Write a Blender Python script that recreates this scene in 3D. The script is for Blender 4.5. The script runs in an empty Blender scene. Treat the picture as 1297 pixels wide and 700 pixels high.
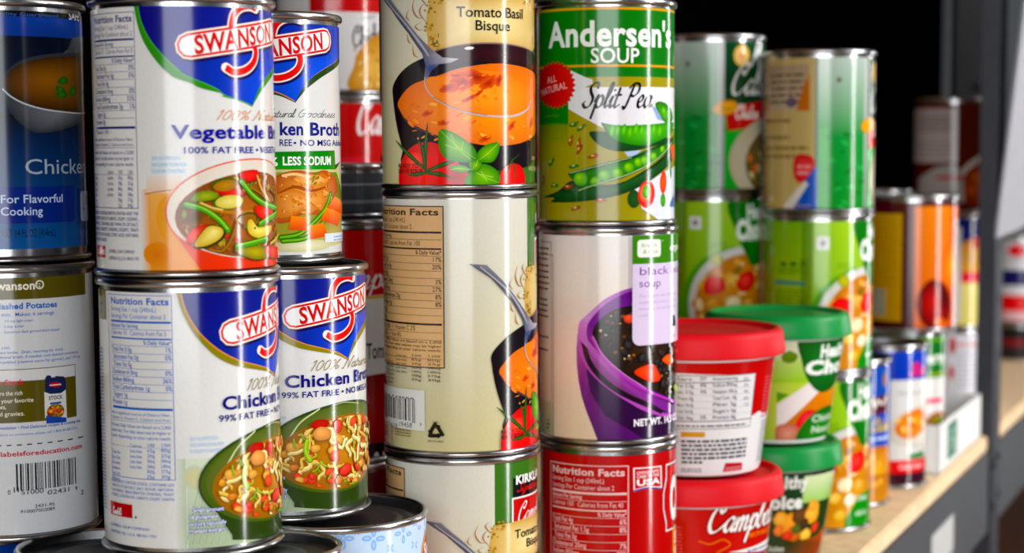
import bpy, math, random
import numpy as np
from mathutils import Vector, Matrix
from mathutils.geometry import tessellate_polygon

S = bpy.context.scene
COL = S.collection
SHELF = 1.0                      # height of the shelf surface above the floor
EYE = .267                       # lens height above the shelf surface
# ------------------------------------------------------------------ camera
F, PPX, PPY = 2300., 648.5, 401.
PITCH, ROLL = math.atan(211 / 2300.), -.005
fwd = np.array([0, math.cos(PITCH), -math.sin(PITCH)])
_r = np.array([1., 0, 0]); _u = np.cross(_r, fwd)
rgt = _r * math.cos(ROLL) + _u * math.sin(ROLL)
upv = -_r * math.sin(ROLL) + _u * math.cos(ROLL)
cam_d = bpy.data.cameras.new('camera'); cam = bpy.data.objects.new('camera', cam_d); COL.objects.link(cam)
m = Matrix.Identity(4)
for i in range(3):
    m[i][0], m[i][1], m[i][2] = rgt[i], upv[i], -fwd[i]
m[0][3], m[1][3], m[2][3] = 0, 0, SHELF + EYE
cam.matrix_world = m
cam_d.sensor_width = 36; cam_d.lens = 36 * F / 1297
cam_d.shift_x = (648.5 - PPX) / 1297; cam_d.shift_y = (PPY - 350) / 1297
cam_d.clip_start = .02
cam_d.dof.use_dof = True; cam_d.dof.focus_distance = .83; cam_d.dof.aperture_fstop = 9.0
S.camera = cam
# ------------------------------------------------------------------ light
AX = np.array([.3966, .918, 0]); NX = np.array([.918, -.3966, 0])   # along the shelf, and out of its front
w = bpy.data.worlds.new('world'); S.world = w; w.use_nodes = True
bg = w.node_tree.nodes['Background']; bg.inputs[0].default_value = (.85, .92, 1, 1); bg.inputs[1].default_value = .07
def area(name, pos, target, sx, sy, power, col=(1, 1, 1)):
    d = bpy.data.lights.new(name, 'AREA'); d.shape = 'RECTANGLE'; d.size = sx; d.size_y = sy; d.energy = power; d.color = col
    o = bpy.data.objects.new(name, d); COL.objects.link(o); o.location = pos
    q = (Vector(target) - Vector(pos)).to_track_quat('-Z', 'Y'); o.rotation_euler = q.to_euler()
    return o
mid = Vector((.15, 1.15, SHELF + .2))
area('aisle_window_light', mid + Vector(NX) * 2.6 + Vector(AX) * .1 + Vector((0, 0, .25)), mid, .10, 1.9, 36, (1, .99, .975))
area('aisle_soft_light', mid + Vector(NX) * 2.3 + Vector(AX) * .5 + Vector((0, 0, 1.5)), mid, 2.4, 2.0, 24, (1, .99, .97))
area('far_cans_fill', Vector((.3488, 1.4688, SHELF)) + Vector(AX) * .05 + Vector(NX) * 1.05 + Vector((0, 0, .85)), Vector((.30, 1.45, SHELF + .15)), .5, .4, 8, (1, .99, .98))  # fill light added to brighten the far cans, not a known fixture
area('far_window_light', mid + Vector(AX) * 2.6 + Vector(NX) * 1.5 + Vector((0, 0, .2)), mid, .16, 1.6, 14, (1, 1, 1))
area('room_light', (.12, -2.3, SHELF + .6), mid, 2.0, 1.6, 68, (.95, .98, 1))
S.view_settings.view_transform = 'Standard'; S.view_settings.look = 'None'
S.view_settings.exposure = .12; S.view_settings.gamma = 1; S.view_settings.use_curve_mapping = False
# ------------------------------------------------------------------ materials
def lin(h):
    h = h.lstrip('#')
    if len(h) == 3: h = ''.join(c * 2 for c in h)
    v = np.array([int(h[i:i + 2], 16) / 255 for i in (0, 2, 4)])
    return np.where(v <= .04045, v / 12.92, ((v + .055) / 1.055) ** 2.4)
def mat(name, col, rough=.5, metal=0, noise=0, nscale=40, bump=0, bscale=200, spec=.5, stretch=(1, 1, 1), coat=0):
    M = bpy.data.materials.new(name); M.use_nodes = True
    nt = M.node_tree; b = nt.nodes['Principled BSDF']; L = nt.links.new
    c = lin(col) if isinstance(col, str) else np.array(col)
    b.inputs['Base Color'].default_value = (*c, 1); b.inputs['Roughness'].default_value = rough
    b.inputs['Metallic'].default_value = metal; b.inputs['Specular IOR Level'].default_value = spec
    b.inputs['Coat Weight'].default_value = coat
    tc = nt.nodes.new('ShaderNodeTexCoord'); mp = nt.nodes.new('ShaderNodeMapping'); mp.inputs['Scale'].default_value = stretch
    L(tc.outputs['Object'], mp.inputs['Vector'])
    if noise:
        n = nt.nodes.new('ShaderNodeTexNoise'); n.inputs['Scale'].default_value = nscale; n.inputs['Detail'].default_value = 5
        L(mp.outputs[0], n.inputs['Vector'])
        r = nt.nodes.new('ShaderNodeValToRGB'); e = r.color_ramp.elements
        e[0].position, e[1].position = .3, .7
        e[0].color = (*(c * (1 - noise)), 1); e[1].color = (*np.minimum(c * (1 + noise), 1), 1)
        L(n.outputs['Fac'], r.inputs[0]); L(r.outputs[0], b.inputs['Base Color'])
    if bump:
        n = nt.nodes.new('ShaderNodeTexNoise'); n.inputs['Scale'].default_value = bscale; n.inputs['Detail'].default_value = 3
        L(mp.outputs[0], n.inputs['Vector'])
        bp = nt.nodes.new('ShaderNodeBump'); bp.inputs['Strength'].default_value = bump; bp.inputs['Distance'].default_value = .001
        L(n.outputs['Fac'], bp.inputs['Height']); L(bp.outputs[0], b.inputs['Normal'])
    return M
M_TIN = mat('tinplate', (.42, .42, .43), .22, 1, .12, 60, .05, 300)
M_LID = mat('darkened lid tinplate', (.13, .13, .135), .4, 1, .18, 90, .08, 400)  # tinplate colour darkened to carry the dark reflection in the lids
M_WOOD = mat('particle board', 'efcfa4', .6, 0, .16, 90, .15, 300)
M_BEAM = mat('dark grey enamel', '3c3f44', .45, 0, .08, 30, .03, 200)
M_POST = mat('charcoal enamel', '2e3036', .45, 0, .12, 60, .05, 200, .3)
M_DARK = mat('black enamel', '08080a', .5, 0, .1, 40, spec=.2)
M_PALE = mat('pale grey enamel', '8c8c94', .4, 0, .05, 30)
M_BOLT = mat('zinc bolt', (.55, .55, .57), .3, 1)
M_TAG = mat('paper tag', 'b8b8b6', .6, 0, .04, 80)
M_CARD = mat('white carton board', 'e2e2e0', .6, 0, .04, 120, .04, 300)
M_WALL = mat('shade black wall', (.0012, .0012, .0013), .95, 0, .2, 10, spec=0)  # near-black colour carries the darkness behind the open shelf
M_FLOOR = mat('brown floor boards', 'a06848', .6, 0, .25, 6, 0, 0, .3, (8, .6, 1))
M_REDP = mat('red plastic', 'd40014', .5, 0, 0, 0, .03, 500, .2)
M_GRNP = mat('green plastic', '008838', .36, 0, 0, 0, .03, 500, .22)
M_CUP = mat('white plastic cup', 'e4e4e2', .35)
M_PRINT = bpy.data.materials.new('printed paper'); M_PRINT.use_nodes = True
_n = M_PRINT.node_tree; _b = _n.nodes['Principled BSDF']
_a = _n.nodes.new('ShaderNodeAttribute'); _a.attribute_name = 'ink'
_z = _n.nodes.new('ShaderNodeTexNoise'); _z.inputs['Scale'].default_value = 900; _z.inputs['Detail'].default_value = 2
_tc = _n.nodes.new('ShaderNodeTexCoord'); _n.links.new(_tc.outputs['Object'], _z.inputs['Vector'])
_mx = _n.nodes.new('ShaderNodeMix'); _mx.data_type = 'RGBA'; _mx.blend_type = 'MULTIPLY'; _mx.inputs['Factor'].default_value = .12
_n.links.new(_a.outputs['Color'], _mx.inputs['A']); _n.links.new(_z.outputs['Fac'], _mx.inputs['B'])
_n.links.new(_mx.outputs['Result'], _b.inputs['Base Color'])
_b.inputs['Roughness'].default_value = .15; _b.inputs['Specular IOR Level'].default_value = .42
# ------------------------------------------------------------------ mesh helpers
def mesh_obj(name, verts, faces, material, parent=None, smooth=False, loc=None):
    me = bpy.data.meshes.new(name); me.from_pydata([tuple(v) for v in verts], [], faces); me.update()
    if smooth: me.polygons.foreach_set('use_smooth', [True] * len(me.polygons))
    me.materials.append(material)
    o = bpy.data.objects.new(name, me); COL.objects.link(o)
    if parent: o.parent = parent
    if loc is not None: o.location = loc
    return o
def thing(name, label, cat, loc=(0, 0, 0), rz=0, group=None):
    o = bpy.data.objects.new(name, None); COL.objects.link(o); o.location = loc; o.rotation_euler = (0, 0, rz)
    o.empty_display_size = .02
    o['label'] = label; o['category'] = cat
    if group: o['group'] = group
    return o
def lathe(name, prof, material, parent, seg=128, sharp=35, caps=(False, False)):
    """prof: (r, z) from the bottom outward and up; r = 0 closes on the axis"""
    V, Fc = [], []; n = len(prof)
    for r, z in prof:
        for k in range(seg):
            a = 2 * math.pi * k / seg; V.append((r * math.cos(a), r * math.sin(a), z))
    for i in range(n - 1):
        for k in range(seg):
            a, b = i * seg + k, i * seg + (k + 1) % seg
            Fc.append((a, b, b + seg, a + seg))
    if caps[0]: Fc.append(tuple(range(seg))[::-1])
    if caps[1]: Fc.append(tuple(range((n - 1) * seg, n * seg)))
    o = mesh_obj(name, V, Fc, material, parent, True)
    o.data.set_sharp_from_angle(angle=math.radians(sharp))
    return o
def box_geo(c, sx, sy, sz, X=(1, 0, 0), Y=(0, 1, 0), Z=(0, 0, 1), bev=0):
    """a bevelled box about c along the axes X, Y, Z (side sizes sx, sy, sz)"""
    c, X, Y, Z = (np.array(t, float) for t in (c, X, Y, Z))
    import bmesh
    bm = bmesh.new(); bmesh.ops.create_cube(bm, size=1)
    for v in bm.verts: v.co = (v.co.x * sx, v.co.y * sy, v.co.z * sz)
    if bev: bmesh.ops.bevel(bm, geom=list(bm.edges), offset=bev, segments=2, affect='EDGES')
    bm.verts.index_update()
    V = [c + X * v.co.x + Y * v.co.y + Z * v.co.z for v in bm.verts]
    Fs = [tuple(v.index for v in f.verts) for f in bm.faces]
    bm.free(); return V, Fs
def boxes(name, items, material, parent=None):
    V, Fc = [], []
    for it in items:
        v, f = box_geo(*it[0], **it[1]); k = len(V); V += v; Fc += [tuple(i + k for i in q) for q in f]
    return mesh_obj(name, V, Fc, material, parent)
# ------------------------------------------------------------------ print engine: artwork laid on the wall of a can, in millimetres
_G = {}
def glyph(ch, bold):
    """triangles and advance of one letter, capital height 1"""
    k = (ch, bold)
    if k not in _G:
        def tri(s):
            c = bpy.data.curves.new('t', 'FONT'); c.body = s; c.resolution_u = 3; c.offset = bold
            o = bpy.data.objects.new('t', c); me = o.to_mesh(); me.calc_loop_triangles()
            v = np.array([p.co[:2] for p in me.vertices]).reshape(-1, 2); t = np.array([x.vertices for x in me.loop_triangles], int).reshape(-1, 3)
            o.to_mesh_clear(); bpy.data.objects.remove(o); bpy.data.curves.remove(c)
            return v[t] if len(t) else np.zeros((0, 3, 2))
        if 'cap' not in _G:
            h = tri('H'); _G['cap'] = h[..., 1].max()
        cap = _G['cap']
        t = tri(ch) / cap
        if ch == ' ': adv = .38
        else:
            w2, w1 = tri('H' + ch + 'H')[..., 0].max() / cap, tri('HH')[..., 0].max() / cap
            adv = w2 - w1
        _G[k] = (t, adv)
    return _G[k]
# a handwriting alphabet of pen strokes: x-height 1
SCR = {
 'a': (1.05, [[(.85,.85),(.5,1),(.14,.65),(.12,.2),(.38,0),(.7,.35),(.88,.95),(.78,.25),(.9,0),(1.15,.25)]]),
 'b': (1.0, [[(.0,.3),(.35,1.2),(.5,1.85),(.32,2.05),(.15,1.4),(.08,.3),(.38,0),(.75,.3),(.72,.85),(.95,.8)]]),
 'c': (.8, [[(.75,.8),(.5,1),(.15,.65),(.15,.2),(.45,0),(.85,.25)]]),
 'd': (1.05, [[(.82,.85),(.5,1),(.14,.65),(.12,.2),(.38,0),(.7,.35),(1.05,2.0)],[(.98,1.7),(.8,.3),(.92,0),(1.15,.25)]]),
 'e': (.82, [[(.05,.35),(.5,.55),(.62,.85),(.4,1),(.12,.65),(.14,.2),(.42,0),(.9,.3)]]),
 'h': (1.05, [[(.0,.3),(.35,1.3),(.45,1.9),(.25,1.95),(.1,0)],[(.15,.5),(.5,.95),(.72,.8),(.7,.2),(.85,0),(1.1,.25)]]),
 'i': (.48, [[(.0,.45),(.22,.95),(.14,.25),(.26,0),(.52,.25)],[(.27,1.4),(.3,1.48)]]),
 'k': (1.0, [[(.0,.3),(.35,1.3),(.45,1.9),(.25,1.95),(.1,0)],[(.75,.95),(.25,.5),(.7,.05),(1.0,.2)]]),
 'l': (.5, [[(.0,.3),(.35,1.2),(.46,1.85),(.3,2.05),(.14,1.4),(.1,.3),(.25,0),(.55,.3)]]),
 'm': (1.5, [[(.0,.5),(.2,.95),(.12,0)],[(.16,.5),(.45,.97),(.62,.8),(.56,0)],[(.6,.5),(.92,.97),(1.1,.8),(1.06,.2),(1.22,0),(1.5,.25)]]),
 'n': (1.05, [[(.0,.5),(.2,.95),(.12,0)],[(.16,.5),(.5,.97),(.7,.8),(.66,.2),(.8,0),(1.08,.25)]]),
 'o': (.95, [[(.5,1),(.14,.7),(.14,.2),(.42,0),(.75,.3),(.76,.75),(.5,1)],[(.6,.95),(.95,.8)]]),
 'p': (1.05, [[(.0,.5),(.24,1.0),(.02,-.9)],[(.2,.6),(.5,1),(.8,.75),(.74,.2),(.42,0),(.16,.2)],[(.6,.03),(1.0,.25)]]),
 'q': (1.05, [[(.85,.85),(.5,1),(.14,.65),(.12,.2),(.38,0),(.7,.35),(.88,.95),(.74,-.9)]]),
 'r': (.8, [[(.0,.5),(.2,.95),(.12,0)],[(.16,.5),(.45,.95),(.72,.92)]]),
 's': (.72, [[(.0,.3),(.55,1.0),(.4,.95),(.3,.65),(.6,.25),(.4,0),(.08,.12)]]),
 't': (.62, [[(.3,1.6),(.14,.3),(.28,0),(.65,.25)],[(.0,1.02),(.55,1.05)]]),
 'u': (1.05, [[(.05,.6),(.2,.97),(.12,.25),(.32,0),(.65,.3),(.82,.97)],[(.82,.97),(.75,.2),(.88,0),(1.1,.25)]]),
 'g': (1.0, [[(.82,.85),(.5,1),(.14,.65),(.14,.25),(.38,.05),(.68,.35),(.85,.95),(.7,-.6),(.4,-.9),(.15,-.65),(.5,-.2),(1.05,.25)]]),
 'v': (.85, [[(.0,.8),(.15,.95),(.35,0),(.75,.95)]]),
 "'": (.3, [[(.15,2.0),(.05,1.55)]]),
 'C': (1.5, [[(1.25,1.75),(1.3,2.05),(.9,2.15),(.35,1.5),(.2,.6),(.5,0),(1.0,.1),(1.5,.55)],[(1.25,1.75),(1.05,1.4),(.85,1.55)]]),
 'N': (1.6, [[(.0,.05),(.2,0),(.45,1.0),(.55,2.0)],[(.55,2.0),(.95,.9),(1.1,0)],[(1.1,0),(1.3,1.2),(1.6,2.1),(1.75,2.0)]]),
 'S': (1.2, [[(1.15,1.65),(1.1,2.0),(.75,2.05),(.4,1.7),(.55,1.25),(.9,.75),(.75,.15),(.3,0),(.0,.3),(.15,.5)]]),
 'P': (1.35, [[(.55,1.95),(.35,.9),(.1,-.1),(-.1,0)],[(.1,1.6),(.5,2.0),(1.15,1.9),(1.2,1.3),(.8,.95),(.45,1.0)]]),
 'T': (1.2, [[(.05,1.7),(.2,1.95),(1.25,2.05)],[(.7,2.0),(.55,1.0),(.5,.0)]]),
 'B': (1.2, [[(.3,1.95),(.2,0)],[(.05,1.7),(.6,2.05),(1.0,1.6),(.5,1.1),(.3,1.1)],[(.5,1.1),(1.1,.75),(.8,.05),(.2,0)]]),
 'G': (1.4, [[(1.2,1.75),(.9,2.1),(.35,1.5),(.2,.5),(.6,0),(1.05,.4),(1.1,.95)],[(.75,.9),(1.4,.95)]]),
 'M': (1.9, [[(.0,.1),(.2,0),(.5,1.9)],[(.5,1.9),(.75,.5)],[(.75,.5),(1.25,2.0)],[(1.25,2.0),(1.4,.2),(1.6,0),(1.9,.3)]]),
 '1': (.7, [[(.2,1.6),(.5,1.95),(.35,0)]]),
 '0': (1.0, [[(.55,1.95),(.2,1.4),(.2,.4),(.45,0),(.8,.5),(.85,1.5),(.55,1.95)]]),
 '%': (1.4, [[(.4,1.9),(.15,1.6),(.35,1.2),(.6,1.5),(.4,1.9)],[(1.2,1.95),(.3,0)],[(1.05,.8),(.8,.45),(1.0,.05),(1.3,.4),(1.05,.8)]]),
 '-': (.7, [[(.05,.55),(.6,.55)]]), ' ': (.6, []),
}
def crom(P, n=6, closed=False):
    P = np.asarray(P, float)
    if len(P) < 3: return P
    Q = np.vstack([P[-1:], P, P[:2]]) if closed else np.vstack([2 * P[:1] - P[1:2], P, 2 * P[-1:] - P[-2:-1]])
    t = np.linspace(0, 1, n, endpoint=False)[:, None]; out = []
    for i in range(len(Q) - 3):
        a, b, c, d = Q[i:i + 4]
        out.append(.5 * (2 * b + (c - a) * t + (2 * a - 5 * b + 4 * c - d) * t ** 2 + (3 * b - a - 3 * c + d) * t ** 3))
    out = np.vstack(out)
    return out if closed else np.vstack([out, P[-1:]])
def split(T, d, keep=None):
    """cut triangles T (N,3,C) where the signed numbers d (N,3) change sign; keep = 1 leaves only the positive side"""
    lo, hi = d.min(1), d.max(1); e = 1e-7
    pos, neg = lo >= -e, hi <= e
    X = ~(pos | neg); done = [T[pos]] if keep else [T[pos | neg]]
    if X.any():
        A, D = T[X], d[X]; o = np.argsort(D, 1); A = np.take_along_axis(A, o[..., None], 1); D = np.take_along_axis(D, o, 1)
        t = lambda i, j: (D[:, i] / (D[:, i] - D[:, j] + 1e-30))[:, None]
        Pt = A[:, 0] + (A[:, 2] - A[:, 0]) * t(0, 2)
        up = D[:, 1] >= 0                                   # the middle corner is on the positive side
        if up.any():
            B, P_ = A[up], Pt[up]; q = B[:, 0] + (B[:, 1] - B[:, 0]) * t(0, 1)[up]
            done += [np.stack([q, B[:, 1], B[:, 2]], 1), np.stack([q, B[:, 2], P_], 1)]
            if not keep: done.append(np.stack([B[:, 0], q, P_], 1))
        dn = ~up
        if dn.any():
            B, P_ = A[dn], Pt[dn]; q = B[:, 1] + (B[:, 2] - B[:, 1]) * t(1, 2)[dn]
            done.append(np.stack([B[:, 2], P_, q], 1))
            if not keep: done += [np.stack([B[:, 0], B[:, 1], q], 1), np.stack([B[:, 0], q, P_], 1)]
    return np.concatenate(done)
class Art:
    """one printed label: R radius, v0..v1 height of the paper (all mm)"""
    GRID = 2.0
    def __init__(s, R, v0, v1, base, top=None, slope=0):
        s.R, s.v0, s.v1, s.slope = R, v0, v1, slope; s.T = []; s.h = 0.; s.clips = []; s.H = None
        s.half = math.pi * R; s.ng = int(round(2 * s.half / s.GRID)); s.g = 2 * s.half / s.ng
        top = top or base
        s.quad(-s.half, v0, s.half, v1, base, top)
        s.k = 1.; s.zm = (0, 0, 1.); s.dv = 0.
    # ---- measuring: pixel of the photograph -> place on the paper of the can standing at X, Y, z
    def view(s, can, rot=0, dv=0):
        X, Y, z = PL[can][:3]; s.c = (X, Y, z); s.dv = dv; s.vs = s.H / PL[can][4] if s.H else 1.; s.zm = (0, 0, 1.); s.rot = math.radians(rot); s.phi = math.atan2(-Y, -X)
        s.k = s.k1 = 1000 * (np.array([X, Y, z + (s.v0 + s.v1) / 2000 - EYE]) @ fwd - s.R / 1000) / F
        return s
    def crop(s, x0, y0, sc):
        """measure in an enlarged crop of the photograph: its corner and its magnification"""
        s.zm = (x0, y0, sc); s.k = s.k1 / sc; return s
    def p(s, x, y):
        x, y = s.zm[0] + x / s.zm[2], s.zm[1] + y / s.zm[2]
        d = (x - PPX) / F * rgt - (y - PPY) / F * upv + fwd
        X, Y, z = s.c; R = s.R / 1000
        for _ in range(3 if s.slope else 1):
            a = d[0] ** 2 + d[1] ** 2; b = -(d[0] * X + d[1] * Y); c = X * X + Y * Y - R * R
            t = (-b - math.sqrt(max(b * b - a * c, 0))) / a
            v = (EYE + t * d[2] - z) * 1000
            R = (s.R + s.slope * (v - (s.v0 + s.v1) / 2)) / 1000
        f = math.atan2(t * d[1] - Y, t * d[0] - X) - s.phi
        f = (f + math.pi) % (2 * math.pi) - math.pi - s.rot
        return np.array([s.R * f, v * s.vs + s.dv])
    def pp(s, pts): return np.array([s.p(*q) for q in pts])
    # ---- drawing
    def add(s, T, C):
        """T (N,3,2) mm, C (N,3,3) or one colour"""
        T = np.asarray(T, float)
        if not len(T): return
        C = np.broadcast_to(np.asarray(C, float), T.shape[:2] + (3,))
        s.h += .0025
        A = np.concatenate([T, C, np.full(T.shape[:2] + (1,), s.h)], 2)
        A = split(A, A[..., 1] - s.v0, 1); A = split(A, s.v1 - A[..., 1], 1) if len(A) else A
        for a, b, c in s.clips:
            if len(A): A = split(A, A[..., 0] * a + A[..., 1] * b + c, 1)
        if len(A): s.T.append(A)
    def col(s, c):
        if not isinstance(c, str): return np.asarray(c, float)
        v = lin(c); g = v @ np.array([.3, .59, .11]); v = np.clip(g + (v - g) * 1.22, 0, 1)   # full-strength printing ink
        return v ** 1.1
    def quad(s, u0, v0, u1, v1, c, c2=None, c3=None):
        """rectangle in mm; c bottom colour, c2 top colour; c3: c to c3 sideways instead"""
        a = s.col(c); b = s.col(c2) if c2 else a
        Q = np.array([(u0, v0), (u1, v0), (u1, v1), (u0, v1)]); K = [a, a, b, b]
        if c3: e = s.col(c3); K = [a, e, e, a]
        s.add(Q[[[0, 1, 2], [0, 2, 3]]], np.array(K)[[[0, 1, 2], [0, 2, 3]]])
    def box(s, x0, y0, x1, y1):
        u0, u1 = s.p(x0, (y0 + y1) / 2)[0], s.p(x1, (y0 + y1) / 2)[0]
        return u0, s.p((x0 + x1) / 2, y1)[1], u1, s.p((x0 + x1) / 2, y0)[1]
    def rect(s, x0, y0, x1, y1, c, c2=None, c3=None): s.quad(*s.box(x0, y0, x1, y1), c, c2, c3)
    def frame(s, x0, y0, x1, y1, w, c):
        a, b, d, e = s.box(x0, y0, x1, y1); s.qframe(a, b, d, e, w * s.k, c)
    def qframe(s, a, b, d, e, w, c):
        for q in ((a, b, d, b + w), (a, e - w, d, e), (a, b, a + w, e), (d - w, b, d, e)): s.quad(*q, c)
    def rrect(s, x0, y0, x1, y1, r, c):
        a, b, d, e = s.box(x0, y0, x1, y1); r *= s.k; P = []
        for cx, cy, t0 in ((d - r, b + r, -90), (d - r, e - r, 0), (a + r, e - r, 90), (a + r, b + r, 180)):
            for t in np.radians(np.arange(t0, t0 + 91, 22.5)): P.append((cx + r * math.cos(t), cy + r * math.sin(t)))
        s.upoly(P, c)
    def upoly(s, P, c):
        P = np.asarray(P); T = np.array(tessellate_polygon([[Vector((*q, 0)) for q in P]]), int)
        if not len(T): return
        if isinstance(c, list): K = np.array([s.col(x) for x in c]); s.add(P[T], K[T])
        else: s.add(P[T], s.col(c))
    def poly(s, pts, c, smooth=0):
        P = s.pp(pts)
        if smooth and isinstance(c, list):
            K = np.array([s.col(x) for x in c] + [s.col(c[0])]); t = np.arange(len(P) * smooth) / smooth
            c = list(np.stack([np.interp(t, np.arange(len(P) + 1), K[:, j]) for j in range(3)], 1))
        s.upoly(crom(P, smooth, True) if smooth else P, c)
    def fade(s, pts, cx, cy, c0, c1, smooth=5):
        """closed outline shaded from c0 at the pixel cx, cy to c1 at its edge"""
        P = crom(s.pp(pts), smooth, True); o = s.p(cx, cy); n = len(P)
        T = np.array([[o, P[i], P[(i + 1) % n]] for i in range(n)]); a, b = s.col(c0), s.col(c1)
        s.add(T, np.array([[a, b, b]] * n))
    def ell(s, x, y, rx, ry, c, c1=None, ang=0, n=20, hx=0, hy=0, wob=0, rnd=None, mm=None):
        o = np.array(mm) if mm is not None else s.p(x, y); k = s.k
        t = np.linspace(0, 2 * math.pi, n, endpoint=False); q = np.ones(n)
        if wob:
            r_ = rnd or random; q = np.array([1 + r_.uniform(-wob, wob) for _ in range(n)])
        ca, sa = math.cos(math.radians(ang)), math.sin(math.radians(ang))
        ex, ey = rx * np.cos(t) * q, ry * np.sin(t) * q
        P = o + k * np.stack([ex * ca - ey * sa, ex * sa + ey * ca], 1); h = o + k * np.array([hx, hy])
        a = s.col(c); b = s.col(c1) if c1 is not None else a
        s.add(np.array([[h, P[i], P[(i + 1) % n]] for i in range(n)]), np.array([[a, b, b]] * n))
    def ustroke(s, P, w, c, pen=None, cap=True, c2=None):
        P = np.asarray(P, float); n = len(P)
        if n < 2: return
        w = np.broadcast_to(np.asarray(w, float), (n,)) if np.ndim(w) == 0 else np.interp(np.linspace(0, 1, n), np.linspace(0, 1, len(w)), w)
        d = np.gradient(P, axis=0); d /= np.maximum(np.linalg.norm(d, axis=1), 1e-9)[:, None]
        N = np.stack([-d[:, 1], d[:, 0]], 1)
        if pen is not None:                                     # broad nib held at the angle pen: thick across it, thin along it
            pa = math.radians(pen); f = np.abs(N[:, 0] * math.cos(pa) + N[:, 1] * math.sin(pa)); w = w * (.28 + .72 * f)
        L_, R_ = P + N * w[:, None] / 2, P - N * w[:, None] / 2
        T = []
        for i in range(n - 1): T += [(L_[i], R_[i], R_[i + 1]), (L_[i], R_[i + 1], L_[i + 1])]
        if cap:
            for j, sg in ((0, -1), (n - 1, 1)):
                a0 = math.atan2(d[j, 1] * sg, d[j, 0] * sg)
                A = [P[j] + w[j] / 2 * np.array([math.cos(a0 + x), math.sin(a0 + x)]) for x in np.linspace(-math.pi / 2, math.pi / 2, 6)]
                T += [(P[j], A[i], A[i + 1]) for i in range(5)]
        s.add(np.array(T), s.col(c))
        if c2: s.ustroke(P, w * .4, c2, None, cap)
    def stroke(s, pts, w, c, smooth=6, pen=None, c2=None):
        P = s.pp(pts); P = crom(P, smooth) if smooth and len(P) > 2 else P
        s.ustroke(P, np.asarray(w, float) * s.k, c, pen, True, c2)
    def utext(s, txt, u, v, h, c, w=None, bold=0, it=0, ang=0, al='l', out=None):
        """one line of type: h capital height, w whole width (mm); out = (extra weight, colour) puts an outline under it"""
        if out: s.utext(txt, u, v, h, out[1], w, bold + out[0], it, ang, al)
        bold = round(bold * .8, 4); T, x = [], 0
        for ch in txt:
            _, adv = glyph(ch, 0); t, _ = glyph(ch, bold)
            if len(t): T.append(t + np.array([x, 0]))
            x += adv + max(bold, 0) * 1.2
        if not T: return
        T = np.concatenate(T); k = w / x / h if w else 1
        off = {'l': 0, 'c': -x / 2, 'r': -x}[al]
        T = T + np.array([off, 0]); T[..., 0] += T[..., 1] * it
        T = T * np.array([k * h, h]); ca, sa = math.cos(math.radians(ang)), math.sin(math.radians(ang))
        s.add(T @ np.array([[ca, sa], [-sa, ca]]) + np.array([u, v]), s.col(c))
    def nat(s, txt): return sum(glyph(ch, 0)[1] for ch in txt)
    def text(s, txt, x, y, h, c, x1=None, w=None, fit=None, **k):
        """type with its baseline at the pixel x, y; x1: where it ends, or w: its width laid flat (px)"""
        u, v = s.p(x, y)
        if x1 is not None: w = s.p(x1, y)[0] - u
        elif w: w *= s.k
        if fit: w *= s.nat(txt) / s.nat(fit)                    # x1 or w measures only the piece fit
        s.utext(txt, u, v, h * s.k, c, w, **k)
    def uscript(s, txt, u, v, h, c, w=None, nib=.2, pen=None, it=.3, ang=0, out=None):
        """handwriting: h x-height, nib stroke width in x-heights"""
        if out: s.uscript(txt, u, v, h, out[1], w, nib + out[0], None, it, ang)
        tot = sum(SCR[ch][0] for ch in txt) ; k = w / tot / h if w else 1; x = 0
        ca, sa = math.cos(math.radians(ang)), math.sin(math.radians(ang)); M = np.array([[ca, sa], [-sa, ca]])
        h0 = s.h; top = h0
        for ch in txt:
            adv, st = SCR[ch]
            for q in st:
                q = np.array(q, float); q[:, 0] = (q[:, 0] + x + q[:, 1] * it) * k
                s.ustroke((crom(q, 6) * h) @ M + np.array([u, v]), nib * h, c, pen)
            x += adv
    def script(s, txt, x, y, h, c, x1=None, w=None, fit=None, **k):
        u, v = s.p(x, y)
        if x1 is not None: w = s.p(x1, y)[0] - u
        elif w: w *= s.k
        if fit: w *= sum(SCR[c_][0] for c_ in txt) / sum(SCR[c_][0] for c_ in fit)
        s.uscript(txt, u, v, h * s.k, c, w, **k)
    def fine(s, x0, y0, x1, y1, n, c, seed=1, fill=.42, last=1):
        """n lines of print too small to read: rows of word-long dashes"""
        a, b, d, e = s.box(x0, y0, x1, y1); r = random.Random(seed); ph = (e - b) / n; T = []
        for i in range(n):
            u = a; end = d if i < n - 1 else a + (d - a) * last
            while u < end:
                w = min(r.uniform(1.2, 4.2) * ph * .55, end - u); v = e - (i + 1) * ph + ph * .2
                q = np.array([(u, v), (u + w, v), (u + w, v + ph * fill), (u, v + ph * fill)]); T += [q[[0, 1, 2]], q[[0, 2, 3]]]
                u += w + ph * .3
        s.add(np.array(T), s.col(c))
    def para(s, lines, x0, y0, x1, y1, c, last=1., bold=0):
        """justified lines of small type filling the box between two corner pixels"""
        a, b, d, e = s.box(x0, y0, x1, y1); ph = (e - b) / len(lines)
        for i, t in enumerate(lines): s.utext(t, a, e - (i + 1) * ph + ph * .2, ph * .62, c, (d - a) * (last if i == len(lines) - 1 else 1), bold=bold)
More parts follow.
